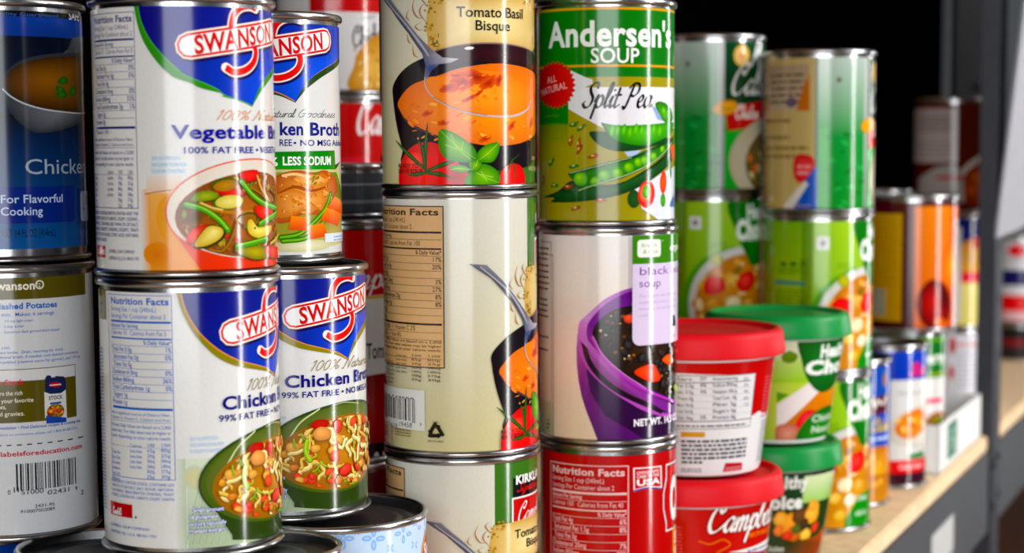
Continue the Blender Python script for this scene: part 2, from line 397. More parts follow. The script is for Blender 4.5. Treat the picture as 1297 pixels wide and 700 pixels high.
    def facts(s, x0, y0, x1, y1, rows, c, line=.22):
        """a facts table between two corner pixels; rows: (height, left, right, bold) or (height, '-', thickness)"""
        a, b, d, e = s.box(x0, y0, x1, y1); tot = sum(r[0] for r in rows); f = (e - b) / tot; v = e
        for r in rows:
            hh = r[0] * f; v -= hh
            if r[1] == '-': s.quad(a, v, d, v + r[2] * f, c); continue
            bd = r[3] if len(r) > 3 else 0
            hc = hh * .68
            if r[1]:
                nat = sum(glyph(ch, 0)[1] for ch in r[1]) * hc; mx = (d - a) * (.98 if not r[2] else .78)
                full = len(r) > 4
                s.utext(r[1], a, v + hh * .16, hc, c, (mx if full else min(nat * .8, mx)), bold=bd)
            if r[2]:
                nat = sum(glyph(ch, 0)[1] for ch in r[2]) * hc
                s.utext(r[2], d, v + hh * .16, hc, c, nat * .85, bold=bd, al='r')
    def barcode(s, x0, y0, x1, y1, c='111', bgc='eee', seed=3, n=32):
        a, b, d, e = s.box(x0, y0, x1, y1); r = random.Random(seed); s.quad(a, b, d, e, bgc); u = a + (d - a) * .04
        end = d - (d - a) * .04; wu = (d - a) / (n * 3.0)
        while u < end:
            w = wu * r.choice((1, 1, 1.6, 2.4)); s.quad(u, b, min(u + w, end), e, c); u += w + wu * r.choice((1, 1, 1.8, 2.4))
    def fill(s, pts, c0, c1, bits, seed=1, n=60, at=None):
        """the same for a bowlful seen between other things: a convex outline of measured points"""
        P = crom(s.pp(pts), 4, True); o = P.mean(0); m_ = len(P); a, b = s.col(c0), s.col(c1)
        s.add(np.array([[o, P[i], P[(i + 1) % m_]] for i in range(m_)]), np.array([[a, b, b]] * m_))
        old, cl = s.clips, []; r = random.Random(seed)
        for i in range(0, m_, 2):
            p, q = P[i], P[(i + 2) % m_]; nx, ny = q[1] - p[1], p[0] - q[0]; L_ = math.hypot(nx, ny) + 1e-9; nx, ny = nx / L_, ny / L_
            if nx * (o[0] - p[0]) + ny * (o[1] - p[1]) < 0: nx, ny = -nx, -ny
            cl.append((nx, ny, -nx * p[0] - ny * p[1]))
        s.clips = old + cl; lo, hi = P.min(0), P.max(0)
        for i in range(n):
            q = np.array([r.uniform(lo[0], hi[0]), r.uniform(lo[1], hi[1])])
            if all(a_ * q[0] + b_ * q[1] + c_ > 0 for a_, b_, c_ in cl): s.bit(q, r.choice(bits), r)
        s.clips = old
    def soup(s, x, y, rx, ry, ang, c0, c1, bits, seed=1, n=60, edge=.93):
        """a bowlful: liquid shaded c0 (middle) to c1 (edge), with bits strewn in it and cut off at its brim"""
        s.ell(x, y, rx, ry, c0, c1, ang, 36)
        o = s.p(x, y); r = random.Random(seed); ca, sa = math.cos(math.radians(ang)), math.sin(math.radians(ang)); old = s.clips
        cl = []
        for i in range(24):
            t = 2 * math.pi * i / 24; ex, ey = math.cos(t) / rx, math.sin(t) / ry
            nx, ny = ex * ca - ey * sa, ex * sa + ey * ca; q = math.hypot(ex, ey)
            nx, ny = nx / q, ny / q; dist = s.k * edge * (1 / q)
            cl.append((-nx, -ny, nx * o[0] + ny * o[1] + dist))
        s.clips = old + cl
        for i in range(n):
            rr, t = math.sqrt(r.random()) * .95, r.uniform(0, 6.283)
            ex, ey = rr * rx * math.cos(t), rr * ry * math.sin(t)
            q = o + s.k * np.array([ex * ca - ey * sa, ex * sa + ey * ca])
            s.bit(q, r.choice(bits), r)
        s.clips = old
    def bit(s, q, b, r):
        kind, size, cs = b; size *= r.uniform(.75, 1.25); a = r.uniform(0, 180); c = r.choice(cs); k = s.k
        cc = s.col(c); dk, lt = cc * .5, np.minimum(cc * 1.3 + .03, 1)
        sh = cc * .22
        if kind == 'disc':
            s.ell(0, 0, size, size * r.uniform(.6, .95), cc * .4, cc * .4, a, 14, mm=q + k * np.array([0, -size * .14]))
            s.ell(0, 0, size, size * r.uniform(.6, .95), lt, cc * .8, a, 14, -size * .2, size * .25, mm=q)
        elif kind == 'chunk':
            n = r.choice((5, 6, 7)); ph = r.uniform(0, 6)
            P = np.array([(math.cos(ph + 6.283 * i / n) * size * r.uniform(.75, 1.15), math.sin(ph + 6.283 * i / n) * size * r.uniform(.55, .85)) for i in range(n)])
            P = crom(P, 3, True) * k
            s.upoly(P + q + k * np.array([0, -size * .18]), list(np.array([dk * .7] * len(P))))
            hi = q + k * np.array([-size * .2, size * .25]); m_ = len(P)
            s.add(np.array([[hi, q + P[i], q + P[(i + 1) % m_]] for i in range(m_)]), np.array([[lt, cc * .75, cc * .75]] * m_))
        else:                                                   # bean / noodle: a curled strip
            L = size; bend = r.uniform(-.9, .9) if kind == 'noodle' else r.uniform(-.35, .35)
            t = np.linspace(-1, 1, 9); P = np.stack([t * L, bend * L * (1 - t * t) * (1 if kind == 'bean' else np.cos(t * 2.2))], 1) * k
            ca, sa = math.cos(math.radians(a)), math.sin(math.radians(a)); P = P @ np.array([[ca, sa], [-sa, ca]]) + q
            w = size * (.40 if kind == 'noodle' else .42) * k
            s.ustroke(P + k * np.array([0, -size * .1]), w * 1.12, dk); s.ustroke(P, w, cc); s.ustroke(P + np.array([0, w * .18]), w * .35, lt)
    # ---- to a mesh
    def mesh(s, name='label_print'):
        A = np.concatenate(s.T); n0 = 0
        for _ in range(12):                                     # cut at the facets of the paper tube, so every layer lies flat on the one below
            lo = np.floor(A[..., 0].min(1) / s.g + 1e-4) + 1; hi = np.ceil(A[..., 0].max(1) / s.g - 1e-4) - 1
            X = hi >= lo
            if not X.any(): break
            line = np.floor((lo + hi) / 2) * s.g
            A = np.concatenate([A[~X], split(A[X], A[X][..., 0] - line[X][:, None])])
        e1, e2 = A[:, 1, :2] - A[:, 0, :2], A[:, 2, :2] - A[:, 0, :2]; ar = e1[:, 0] * e2[:, 1] - e1[:, 1] * e2[:, 0]
        fl = ar < 0; A[fl] = A[fl][:, ::-1]; A = A[np.abs(ar) > 1e-5]
        W = A.reshape(-1, 6); K = np.round(np.concatenate([W[:, :2] * 500, W[:, 2:5] * 255, W[:, 5:] * 1e4], 1)).astype(np.int64)
        key = K @ np.array([1, 1000003, 7919 * 7919, 104729 * 31, 15485863, 32452843 * 17], dtype=np.int64)
        _, first, inv = np.unique(key, return_index=True, return_inverse=True)
        W = W[first]; Fc = inv.reshape(-1, 3)
        ok = (Fc[:, 0] != Fc[:, 1]) & (Fc[:, 1] != Fc[:, 2]) & (Fc[:, 0] != Fc[:, 2]); Fc = Fc[ok]
        u = W[:, 0]; j = np.floor(u / s.g + 1e-6); fr = u / s.g - j; da = s.g / s.R
        R = s.R + s.slope * (W[:, 1] - (s.v0 + s.v1) / 2) + W[:, 5]
        cx = np.cos(j * da) * (1 - fr) + np.cos((j + 1) * da) * fr; cy = np.sin(j * da) * (1 - fr) + np.sin((j + 1) * da) * fr
        V = np.stack([cx * R, cy * R, W[:, 1]], 1) / 1000
        me = bpy.data.meshes.new(name); me.vertices.add(len(V)); me.vertices.foreach_set('co', V.ravel())
        me.loops.add(Fc.size); me.loops.foreach_set('vertex_index', Fc.ravel().astype(np.int32))
        me.polygons.add(len(Fc)); me.polygons.foreach_set('loop_start', np.arange(0, Fc.size, 3, dtype=np.int32))
        me.update(); at_ = me.color_attributes.new('ink', 'FLOAT_COLOR', 'POINT')
        at_.data.foreach_set('color', np.concatenate([np.clip(W[:, 2:5], 0, 1), np.ones((len(W), 1))], 1).ravel())
        me.polygons.foreach_set('use_smooth', [True] * len(me.polygons))
        nn = np.stack([np.cos(u / s.R), np.sin(u / s.R), np.full(len(u), -s.slope)], 1); nn /= np.linalg.norm(nn, axis=1)[:, None]
        me.normals_split_custom_set_from_vertices([tuple(x) for x in nn])
        me.materials.append(M_PRINT); s.me = me
        return me
# ------------------------------------------------------------------ setting
def P3(along, out, z=0):
    """a point from the near foot of the tray: metres along the shelf, out of its front, above its surface"""
    return np.array([.3488, 1.4688, SHELF + z]) + AX * along + NX * out
def structure(o): o['kind'] = 'structure'; return o
UZ = (0, 0, 1)
def slab(c, sx, sy, sz, bev=0): return ((c, sx, sy, sz), dict(X=AX, Y=NX, Z=UZ, bev=bev))
structure(boxes('floor', [slab(P3(1.0, 1.0, -SHELF - .02), 9, 7, .04)], M_FLOOR))
structure(boxes('wall_back', [slab(P3(1.0, -1.0, .25), 9, .05, 2.54)], M_WALL))
BX, BT, BW = -.004, .014, .46        # front edge of the board, its thickness and depth
NEAR, FAR = -1.75, 2.2
rack = thing('shelving_unit', 'dark grey steel shelving with a pale particle board shelf full of cans', 'shelving', tuple(P3(.223, -.02, -SHELF)))
def part(o, parent=rack):
    o.parent = parent
    bpy.context.view_layer.update()
    o.matrix_parent_inverse = parent.matrix_world.inverted()
    return o
wood = part(boxes('shelf_board', [slab(P3((NEAR + FAR) / 2, .0045 - BW / 2, -BT / 2), FAR - NEAR, BW, BT, .0015)], M_WOOD)); wood['label'] = 'pale particle board shelf'
upper = part(boxes('shelf_board', [slab(P3((NEAR + FAR) / 2, .0045 - BW / 2, .74), FAR - NEAR, BW, BT, .0015)], M_WOOD)); upper['label'] = 'unseen upper shelf board added to shade the lids'  # added out of view to block light from above and darken the lids
def beam(a0, a1, out, z0, z1):
    t, lip = .002, .014
    return boxes('shelf_beam', [slab(P3((a0 + a1) / 2, out, (z0 + z1) / 2), a1 - a0, t, z1 - z0, .0006),
                                slab(P3((a0 + a1) / 2, out - lip / 2, z0 + t / 2), a1 - a0, lip, t, .0006),
                                slab(P3((a0 + a1) / 2, out - lip / 2, z1 - .001), a1 - a0, lip, t, .0006)], M_BEAM)
fb = part(beam(NEAR, .222, .0056, -.090, -.0145)); fb2 = part(beam(.224, FAR, .0056, -.090, -.0145))
part(beam(NEAR, FAR, -BW + .004, -.090, -.0145)); part(beam(NEAR, FAR, .0056, .657, .7325)); part(beam(NEAR, FAR, -BW + .004, .657, .7325))
tag = boxes('price_tag', [slab(P3(-.018, .0072, -.052), .098, .0006, .031, .0002)], M_TAG, None); part(tag, fb); tag['label'] = 'small white price tag'
def flange(c0, wdir, ndir, wd, z0, z1, slots):
    """one steel flange with a column of slots: c0 corner, wdir across, ndir through the sheet"""
    t = .002; it = []
    wdir, ndir = np.array(wdir, float), np.array(ndir, float)
    def B(a, b, za, zb): it.append(((c0 + wdir * (a + b) / 2 + np.array([0, 0, (za + zb) / 2]), b - a, t, zb - za), dict(X=wdir, Y=ndir, Z=UZ)))
    g0, g1 = wd * .42, wd * .58
    B(0, g0, z0, z1); B(g1, wd, z0, z1); z = z0
    for s_ in slots: B(g0, g1, z, s_ - .006); z = s_ + .006
    B(g0, g1, z, z1)
    return it
def upright(along, out, z1, label=None, wf=.044, wi=.015):
    c = P3(along, out, -SHELF); sl = [.06 + .0508 * i for i in range(int((z1 - .08) / .0508))]
    o = part(boxes('upright_post', flange(c, AX, NX, wf, 0, z1, sl) + flange(c, -NX, AX, wi, 0, z1, []), M_POST))
    for dz, da in ((-.028, .007), (-.066, .007), (-.022, .034), (-.060, .034)):
        p = P3(along + da, out + .001, dz)
        V, Fc = [], []
        for i, (r, h) in enumerate(((.0050, 0), (.0052, .0012), (.0035, .0026), (0.0008, .0031))):
            for k in range(14):
                a = 6.2832 * k / 14; V.append(p + AX * r * math.cos(a) + np.array([0, 0, 1]) * r * math.sin(a) + NX * h)
        for i in range(3):
            for k in range(14): Fc.append((i * 14 + k, i * 14 + (k + 1) % 14, i * 14 + 14 + (k + 1) % 14, i * 14 + 14 + k))
        Fc.append(tuple(range(42, 56)))
        part(mesh_obj('rivet', V, Fc, M_POST, None, True), o)
    return o
post = upright(.223, .0085, SHELF + .80)
part(boxes('upright_post', [slab(P3(.24, -BW + .001, -.10), .04, .002, 1.8, .0004), slab(P3(.221, -BW + .02, -.10), .002, .04, 1.8, .0004)], M_POST))
inner = part(boxes('upright_post', [((np.array([.5115, 2.05, SHELF + .31]), .034, .02, .60), dict(bev=.001))], M_DARK)); inner['label'] = 'dark upright with a bolt, behind the brown can'
V, Fc = box_geo((.5262, 2.034, SHELF + .337), .008, .012, .008, bev=.002); part(mesh_obj('bolt', V, Fc, M_BOLT), inner)
# the pale cover plate that flares out from the post above can height
a0 = P3(.222, .0100, .184); a1 = P3(.222, .034, .42)
pl = []
for q in (a0, a1):
    for da, dn in ((0, 0), (.13, .02), (.13, .0175), (0, -.0025)): pl.append(q + AX * da + NX * dn + np.array([0, 0, .012 * (da > 0)]))
part(mesh_obj('cover_plate', pl, [(0, 1, 2, 3), (7, 6, 5, 4), (0, 4, 5, 1), (1, 5, 6, 2), (2, 6, 7, 3), (3, 7, 4, 0)], M_PALE))['label'] = 'pale grey cover plate'
# ------------------------------------------------------------------ cans and tubs
_seg = 128
def tin(name, label, cat, X, Y, z, R, H, rot, art, group=None, lid=None):
    """a tin standing at X, Y with its foot z above the shelf, the middle of its label turned rot degrees from the lens"""
    t = thing(name, label, cat, (X, Y, SHELF + z + .0004), math.atan2(-Y, -X) + math.radians(rot), group)
    k = (R, H)
    if k not in tin.cache:
        b = lathe('can_body', [(.0005, .0042), (R - .0062, .0042), (R - .0045, .0012), (R - .0026, 0), (R - .0007, .0004), (R, .0013), (R, .0021), (R - .0007, .0028), (R - .0021, .0034), (R - .0021, H - .0036), (R - .0006, H - .0033), (R, H - .0026), (R, H - .0011), (R - .0006, H - .0003), (R - .0013, H), (R - .0022, H - .0003), (R - .003, H - .0014)], M_TIN, t, _seg, 50)
        d = lathe('can_lid', [(R - .0029, H - .0010), (R - .0034, H - .0046), (R - .0055, H - .0052), (R - .008, H - .0044), (R - .0098, H - .0044), (R - .0112, H - .0050), (R - .0125, H - .0050), (R - .0140, H - .0043), (R - .0160, H - .0043), (R - .0175, H - .0049), (R - .024, H - .0049), (.0005, H - .0049)], M_LID, t, _seg, 40)
        tin.cache[k] = (b.data, d.data)
    else:
        for nm, me in zip(('can_body', 'can_lid'), tin.cache[k]):
            o = bpy.data.objects.new(nm, me); COL.objects.link(o); o.parent = t
    o = bpy.data.objects.new('label_print', art.me if hasattr(art, 'me') else art.mesh()); COL.objects.link(o); o.parent = t
    if art.H: o.scale = (1, 1, H / art.H)
    return t
tin.cache = {}
LR = .0015                                                     # the paper lies this far inside the seams
def tub(name, label, X, Y, z, R, H, rt, rb, lh, rot, art, lidmat, group=None):
    t = thing(name, label, 'soup bowl', (X, Y, SHELF + z + .0004), math.atan2(-Y, -X) + math.radians(rot), group)
    hb = H - lh
    lathe('cup', [(.0005, .003), (rb - .004, .003), (rb - .003, .0004), (rb - .001, 0), (rb, .0008), (rb + .0004, .003), (rt, hb - .001), (rt + .001, hb + .002), (rt + .001, hb + .006)], M_CUP, t, _seg, 40)
    q = R - .0012
    lathe('lid', [(rt + .0012, hb + .0006), (R - .0012, hb), (R - .0002, hb + .0006), (R, hb + .0018), (q, H - .0042), (q - .0006, H - .002), (q - .002, H - .0005), (q - .0035, H), (q - .005, H - .0004), (q - .0062, H - .002), (q - .007, H - .0028), (q - .011, H - .0028), (q - .0135, H - .0022), (q - .022, H - .0020), (q - .024, H - .0026), (.0005, H - .0026)], lidmat, t, _seg, 40)
    o = bpy.data.objects.new('label_print', art.me if hasattr(art, 'me') else art.mesh()); COL.objects.link(o); o.parent = t
    return t
# ------------------------------------------------------------------ where each tin stands: X, Y, foot above the shelf, radius at the seams, height
PL = {
 'creamlow': (-.0258, .917, 0, .0398, .1165), 'creammid': (-.0258, .917, .1167, .0398, .1305), 'creamtop': (-.0265, .917, .2474, .0398, .1300),
 'redchunky': (.0518, .976, 0, .0383, .1124), 'bean': (.0512, .976, .1126, .0383, .1142), 'pea': (.0503, .976, .2270, .0383, .1172),
 'chick': (-.1378, .7720, .0992, .0390, .1158), 'veg': (-.1384, .7740, .2152, .0392, .1150),
 'chick2': (-.1062, .8465, .0992, .0392, .1158), 'less': (-.1172, .8545, .2152, .0386, .1140),
 'mash': (-.2268, .8146, .0975, .0388, .1208), 'blue': (-.2290, .8180, .2185, .0388, .1140),
 'rings': (-.0839, .8431, 0, .0440, .0990), 'lowa': (-.1780, .7690, 0, .0355, .0990), 'lowb': (-.1050, .7660, 0, .0320, .0990), 'lowc': (-.2440, .8320, 0, .0385, .0973),
 'hc': (.2165, 1.2830, 0, .0395, .1110), 'hcup': (.2165, 1.2830, .1112, .0395, .1110), 'mc': (.2165, 1.2830, .2224, .0395, .1115),
 'hcb': (.1445, 1.3180, .1242, .0390, .1110), 'mcb': (.1445, 1.3180, .2354, .0390, .1115), 'hcbase': (.1445, 1.3180, 0, .0390, .1240),
 'bluesoup': (.2543, 1.3657, 0, .033, .1105), 'chef': (.2980, 1.4411, 0, .034, .1135),
 'corn': (.3347, 1.5290, .0035, .033, .1125), 'beans': (.3348, 1.5235, .1162, .0400, .1120),
 'white': (.4460, 1.8400, 0, .0395, .0868), 'yellow': (.4460, 1.8400, .0870, .0395, .1148), 'chili': (.4460, 1.8400, .2020, .0403, .1140),
 'bowllow': (.1060, 1.050, 0), 'bowlup': (.1060, 1.050, .0824), 'tublow': (.1650, 1.1580, 0), 'tubup': (.1700, 1.1600, .0819),
 'tomato': (-.1020, 1.0300, .0945, .0440, .1350), 'tomatobase': (-.1020, 1.0300, 0, .0440, .0943), 'small': (-.1020, 1.030, .2297, .036, .030),
 'backred': (-.118, 1.2300, .1990, .0400, .1040), 'backwhite': (-.118, 1.2300, .3032, .0400, .1120), 'backbase': (-.118, 1.2300, .0900, .04, .1088), 'backbase2': (-.118, 1.23, 0, .04, .0898),
}
def art_of(n, base, top=None, lo=3.4, hi=5.4):
    R, H = PL[n][3:5]; s = Art((R - LR) * 1000, lo, H * 1000 - hi, base, top); s.H = H; return s
NAVY, RED = '1a1678', 'd21428'
FACTS = lambda cal, rows: [(1.6, 'Nutrition Facts', None, .035, 1), (1.15, 'Serving Size 1 cup (240mL)', None), (1.15, 'Servings Per Container about 2', None), (.55, '-', .34), (1, 'Amount Per Serving', None, .02), (.16, '-', .08), (1.1, cal, None), (.5, '-', .26), (1.0, None, '% Daily Value*', .02)] + [y for a, b in rows for y in ((.14, '-', .07), (1.15, a, b, .012))]
# ------------------------------------------------------------------ the broth family: blue shield, red and white name, a bowl
def shield(s, outer, inner, band, line, dark, light):
    """outer and inner left edge of the shield, measured; its other side climbs more steeply from the tip"""
    A, B = s.pp(outer), s.pp(inner)
    A = crom(A, 5); B = crom(B, 5); tip = B[-1, 0]; hi = s.v1 + 1
    RO, RI = np.array([(0, 0), (3, 3.4), (7, 7), (15, 11.6), (24, 15), (36, 19), (48, 25), (58, 40)]), np.array([(0, 0), (2.2, 3.6), (5, 7.4), (11, 12), (20, 16), (33, 20.4), (45, 27), (54, 42)])
    top = lambda P: np.vstack([[P[0, 0] - .3, hi], P, crom((RO if P is A else RI), 4)[1:] + P[-1], [P[-1, 0] + 60, hi]])
    O = top(A); s.upoly(O, band)
    Ln = B.copy(); Ln[:, 0] -= .35; Ln[:, 1] -= .35; s.upoly(top(Ln), line)
    I = top(B); w = I[:, 0]; f = np.clip((w - B[:, 0].min()) / (tip + 6 - B[:, 0].min()), 0, 1)[:, None] ** 1.4
    f2 = np.clip((2 * tip - B[:, 0].min() - w) / 22, 0, 1)[:, None]
    f = np.minimum(f, f2 * .6 + .4)
    s.upoly(I, list(s.col(dark) * (1 - f) + s.col(light) * f))
    return tip
def emblem(s, rot, dv=0, sx=1):
    """the slanted name plate with its big S, measured on the tin that shows it whole"""
    s.view('chick2', rot, dv).crop(350, 335, 4.824)
    Cn, L_ = s.p(392, 258), s.p(97, 328); d = L_ - Cn; k = s.k
    ln = np.linalg.norm(d); e = -d / ln; ang = math.degrees(math.atan2(e[1], e[0]))
    up = s.pp([(464, 86), (432, 78), (385, 95), (350, 140), (337, 215), (345, 262)]); lo = s.pp([(440, 262), (462, 318), (452, 380), (412, 430), (352, 452), (306, 432)])
    a, b = Cn - e * (ln - 1), Cn + e * (ln - 1)
    for off, cw, c in ((np.array([.5, -.6]), 78, '14105a'), (0, 66, '8a5a34'), (0, 60, 'eeeae4')):
        for q in (up, lo): s.ustroke(crom(q, 8) + off, cw * k * .92, c)
        s.ustroke([a + off, b + off], (cw + 92) * k, c)
    for q in (up, lo): s.ustroke(crom(q, 8), 38 * k, RED, None, False)
    s.ustroke([a, b], 134 * k, RED); s.ustroke([a, b], 108 * k, 'f0eeec')
    h = 96 * k; t = 'SWANSON'; w = ln * 1.78
    st = Cn - e * w / 2 + np.array([e[1], -e[0]]) * h * .5
    o = np.array([.25, -.3])
    s.utext(t, *(st + o), h, 'b9a9ae', w, bold=.03, it=.12, ang=ang); s.utext(t, *st, h, 'c8142c', w, bold=.03, it=.12, ang=ang)
    s.ell(495, 355, 5, 6, 'c01838')
OUT = [(5, 60), (50, 230), (120, 370), (200, 470), (300, 560), (420, 615), (560, 640), (640, 655), (685, 688)]
INN = [(40, 60), (80, 220), (150, 350), (240, 450), (350, 530), (460, 580), (560, 605), (640, 632), (685, 676)]
VEGBITS = [('bean', 24, ['5c9a2c', '4a8a22']), ('chunk', 17, ['c8431c', 'd2531e', 'b82f18']), ('disc', 20, ['b8a852', 'a9923a']), ('noodle', 26, ['a87c34', 'b8904a', '94682a']), ('noodle', 24, ['b08840', '8a6024']), ('chunk', 20, ['9a6a2c', '8c5c22'])]
NOODLE = [('noodle', 40, ['e4cd90', 'dcc07a', 'ead8a4']), ('noodle', 36, ['e0c884', 'e8d49c', 'd8b868']), ('noodle', 32, ['ead8a8', 'd0ac60']), ('disc', 21, ['e05c18', 'd44c14']), ('chunk', 27, ['dc9c50', 'cc8438', 'e0a860']), ('bean', 16, ['9ab83c', '88aa30'])]
def swanson_facts(s, x0, y0, x1, y1, c, nums, tail):
    s.frame(x0, y0, x1, y1, .9, c); w = x1 - x0; h = y1 - y0
    s.facts(x0 + 2.5, y0 + 2, x1 - 2.5, y0 + h * .625, nums, c)
    s.para(('Not a significant source of Dietary Fiber,', 'Vitamin A, Vitamin C, Calcium and Iron.'), x0 + 2.5, y0 + h * .635, x1 - 3, y0 + h * .688, c); s.rect(x0 + 2, y0 + h * .69, x1 - 2, y0 + h * .692, c)
    s.para(('Percent Daily Values are based on a 2,000', 'calorie diet. Your daily values may be higher or', 'lower depending on your calorie needs:'), x0 + 2.5, y0 + h * .70, x1 - 3, y0 + h * .79, c)
    yy = y0 + h * .80
    for i, (a, b, d) in enumerate(tail):
        q = yy + i * h * .0285
        s.text(a, x0 + 3 + w * .28, q + h * .024, h * .019, c, w=w * .24); s.text(b, x0 + w * .58, q + h * .024, h * .019, c, w=w * .14); s.text(d, x0 + w * .8, q + h * .024, h * .019, c, w=w * .16)
        if i: s.text(('Total Fat', 'Sat Fat', 'Cholest', 'Sodium', 'Total Carb', 'Fiber')[i - 1], x0 + 3, q + h * .024, h * .017, c, w=w * .24)
        else: s.rect(x0 + 2, q + h * .0275, x1 - 2, q + h * .029, c)
TAIL = [('Calories', '2,000', '2,500'), ('Less than', '65g', '80g'), ('Less than', '20g', '25g'), ('Less than', '300mg', '300mg'), ('Less than', '2,400mg', '2,400mg'), ('', '300g', '375g'), ('', '25g', '30g')]
def broth_label():
    s = art_of('chick', 'dcdcda', None, 5.0)
    s.view('chick'); c = '2a62b8'; u, v = s.p(236, 582); s.quad(u, 0, u + 75, v, 'a9b89c', 'd0d8c6')
    s.rect(221, 582, 236.3, 700, 'dcdcda', 'dcdcda', 'b8c4ac')
    s.ell(246, 606, 14, 16, 'cfc89a', 'c2c8ae')
    for i in range(14): s.stroke([(236 + i * 4, 690), (252 + i * 4.2, 618)], .8, ('93a88e', 'a8b8a0')[i % 2])
    s.text('No preservatives or artificial flavors', 138, 369, 3.4, c, x1=219, it=.25)
    rows = FACTS('Calories 10   Calories from Fat 5', [('Total Fat 0.5g', '1%'), ('  Saturated Fat 0g', '0%'), ('  Trans Fat 0g', None), ('Cholesterol 0mg', '0%'), ('Sodium 860mg', '36%'), ('Total Carbohydrate 1g', '0%'), ('  Sugars 1g', None), ('Protein 1g', None)]) + [(.6, '-', .4)]
    swanson_facts(s, 139.6, 375, 220, 608, c, rows, TAIL)
    s.para(('INGREDIENTS: CHICKEN STOCK, CONTAINS LESS', 'THAN 2% OF SEA SALT, SALT, SUGAR, NATURAL', 'FLAVORING, DEHYDRATED ONIONS, YEAST', 'EXTRACT, CHICKEN FAT, CARROTS, CELERY, ONIONS'), 142, 611, 221, 635, c)
    s.rect(141, 638, 168, 655, 'b01830'); s.script("Campbell's", 143.5, 650, 4.2, 'eeeeee', w=21, nib=.26, it=.3)
    s.ell(172.5, 656, 1.6, 1.6, '444a50')
    s.text('CAMPBELL SOUP COMPANY', 141, 665, 3.6, c, x1=190); s.text('CAMDEN, NJ, U.S.A. 08103-1701', 141, 673, 3.6, c, x1=199)
    s.rect(126.5, 352, 134.5, 405, '6f661c'); s.fine(129, 440, 133.5, 640, 46, '6a7fae', 9, .4)
    s.crop(220, 350, 5.386); shield(s, OUT, INN, '8c8224', 'e09a3c', '140e74', '1e50cc')
    emblem(s, -20.5)
    s.crop(350, 335, 4.824); s.script('100% Natural', 196, 655, 31, '8f7c2c', x1=545, nib=.15, it=.32)
    s.view('chick').crop(230, 470, 5.83); u0, v0 = s.p(322, 320)
    s.view('chick2', -20.5).crop(350, 460, 3.5); s.text('Chicken Broth', 36, 111, 52, NAVY, x1=325, fit='Chicken', bold=.035)
    u0 = s.p(112, 156)[0]; w = (s.p(278, 150)[0] - u0) / s.nat('FAT FREE'); t = '99% FAT FREE \u2022 NO MSG Added'
    s.utext(t, u0 - w * s.nat('99% '), s.p(112, 156)[1], 26 * s.k, NAVY, w * s.nat(t), bold=.02)
    s.view('chick').crop(230, 470, 5.83)
    for i, t in enumerate(('SEE NUTRITION', 'INFORMATION FOR', 'SODIUM CONTENT')): s.text(t, 62, 520 + i * 46, 27, 'a9c4e4', x1=(270, 314, 304)[i])
    # bowl of noodle soup
    s.view('chick2', -20.5).crop(350, 460, 3.5); cx, cy = 300, 372
    s.view('chick').crop(220, 560, 5.386); s.poly([(229, 290), (240, 370), (275, 450), (330, 540), (400, 640), (700, 640), (700, 290)], ['3e4f22'] * 2 + ['33461c'] * 3 + ['2f4018'] * 2)
    s.view('chick2', -20.5).crop(350, 460, 3.5); s.poly([(60, 380), (80, 640), (395, 640), (404, 380)], '33461c')
    s.ell(cx, cy, 392, 206, '55682e', '31481a', 3, 48); s.ell(cx, cy + 2, 382, 198, '7d8a4c', '4d6026', 3, 48)
    s.ell(cx - 2, cy - 4, 358, 186, '8a8f5a', '5c6a30', 3, 48)
    s.stroke([(60, 330), (110, 262), (190, 205)], 7, 'c9d0a8'); s.stroke([(250, 190), (300, 176), (360, 178)], 5, 'aab488')
    s.soup(cx + 2, cy + 20, 338, 168, 3, 'c48a34', '9a6a28', NOODLE, 5, 150)
    s.ell(190, 272, 44, 22, 'c23a1c', 'a82e16', 4); s.bit(s.p(140, 388), ('bean', 50, ['9cc03c']), random.Random(3)); s.bit(s.p(300, 470), ('disc', 44, ['d84a18']), random.Random(4)); s.bit(s.p(195, 315), ('chunk', 56, ['e0a066']), random.Random(8))
    s.view('chick').crop(220, 560, 5.386)
    s.ell(118, 440, 4, 12, 'c9d4ee')
    for i, t in enumerate(('Small amount', 'of glutamate', 'occurs naturally', 'in yeast extract')): s.text(t, (130, 106, 106, 106)[i], 478 + i * 47, 27, 'f0f0f6', x1=(336, 300, 352, 345)[i], bold=.01, out=(.11, '4a55a0'))
    return s
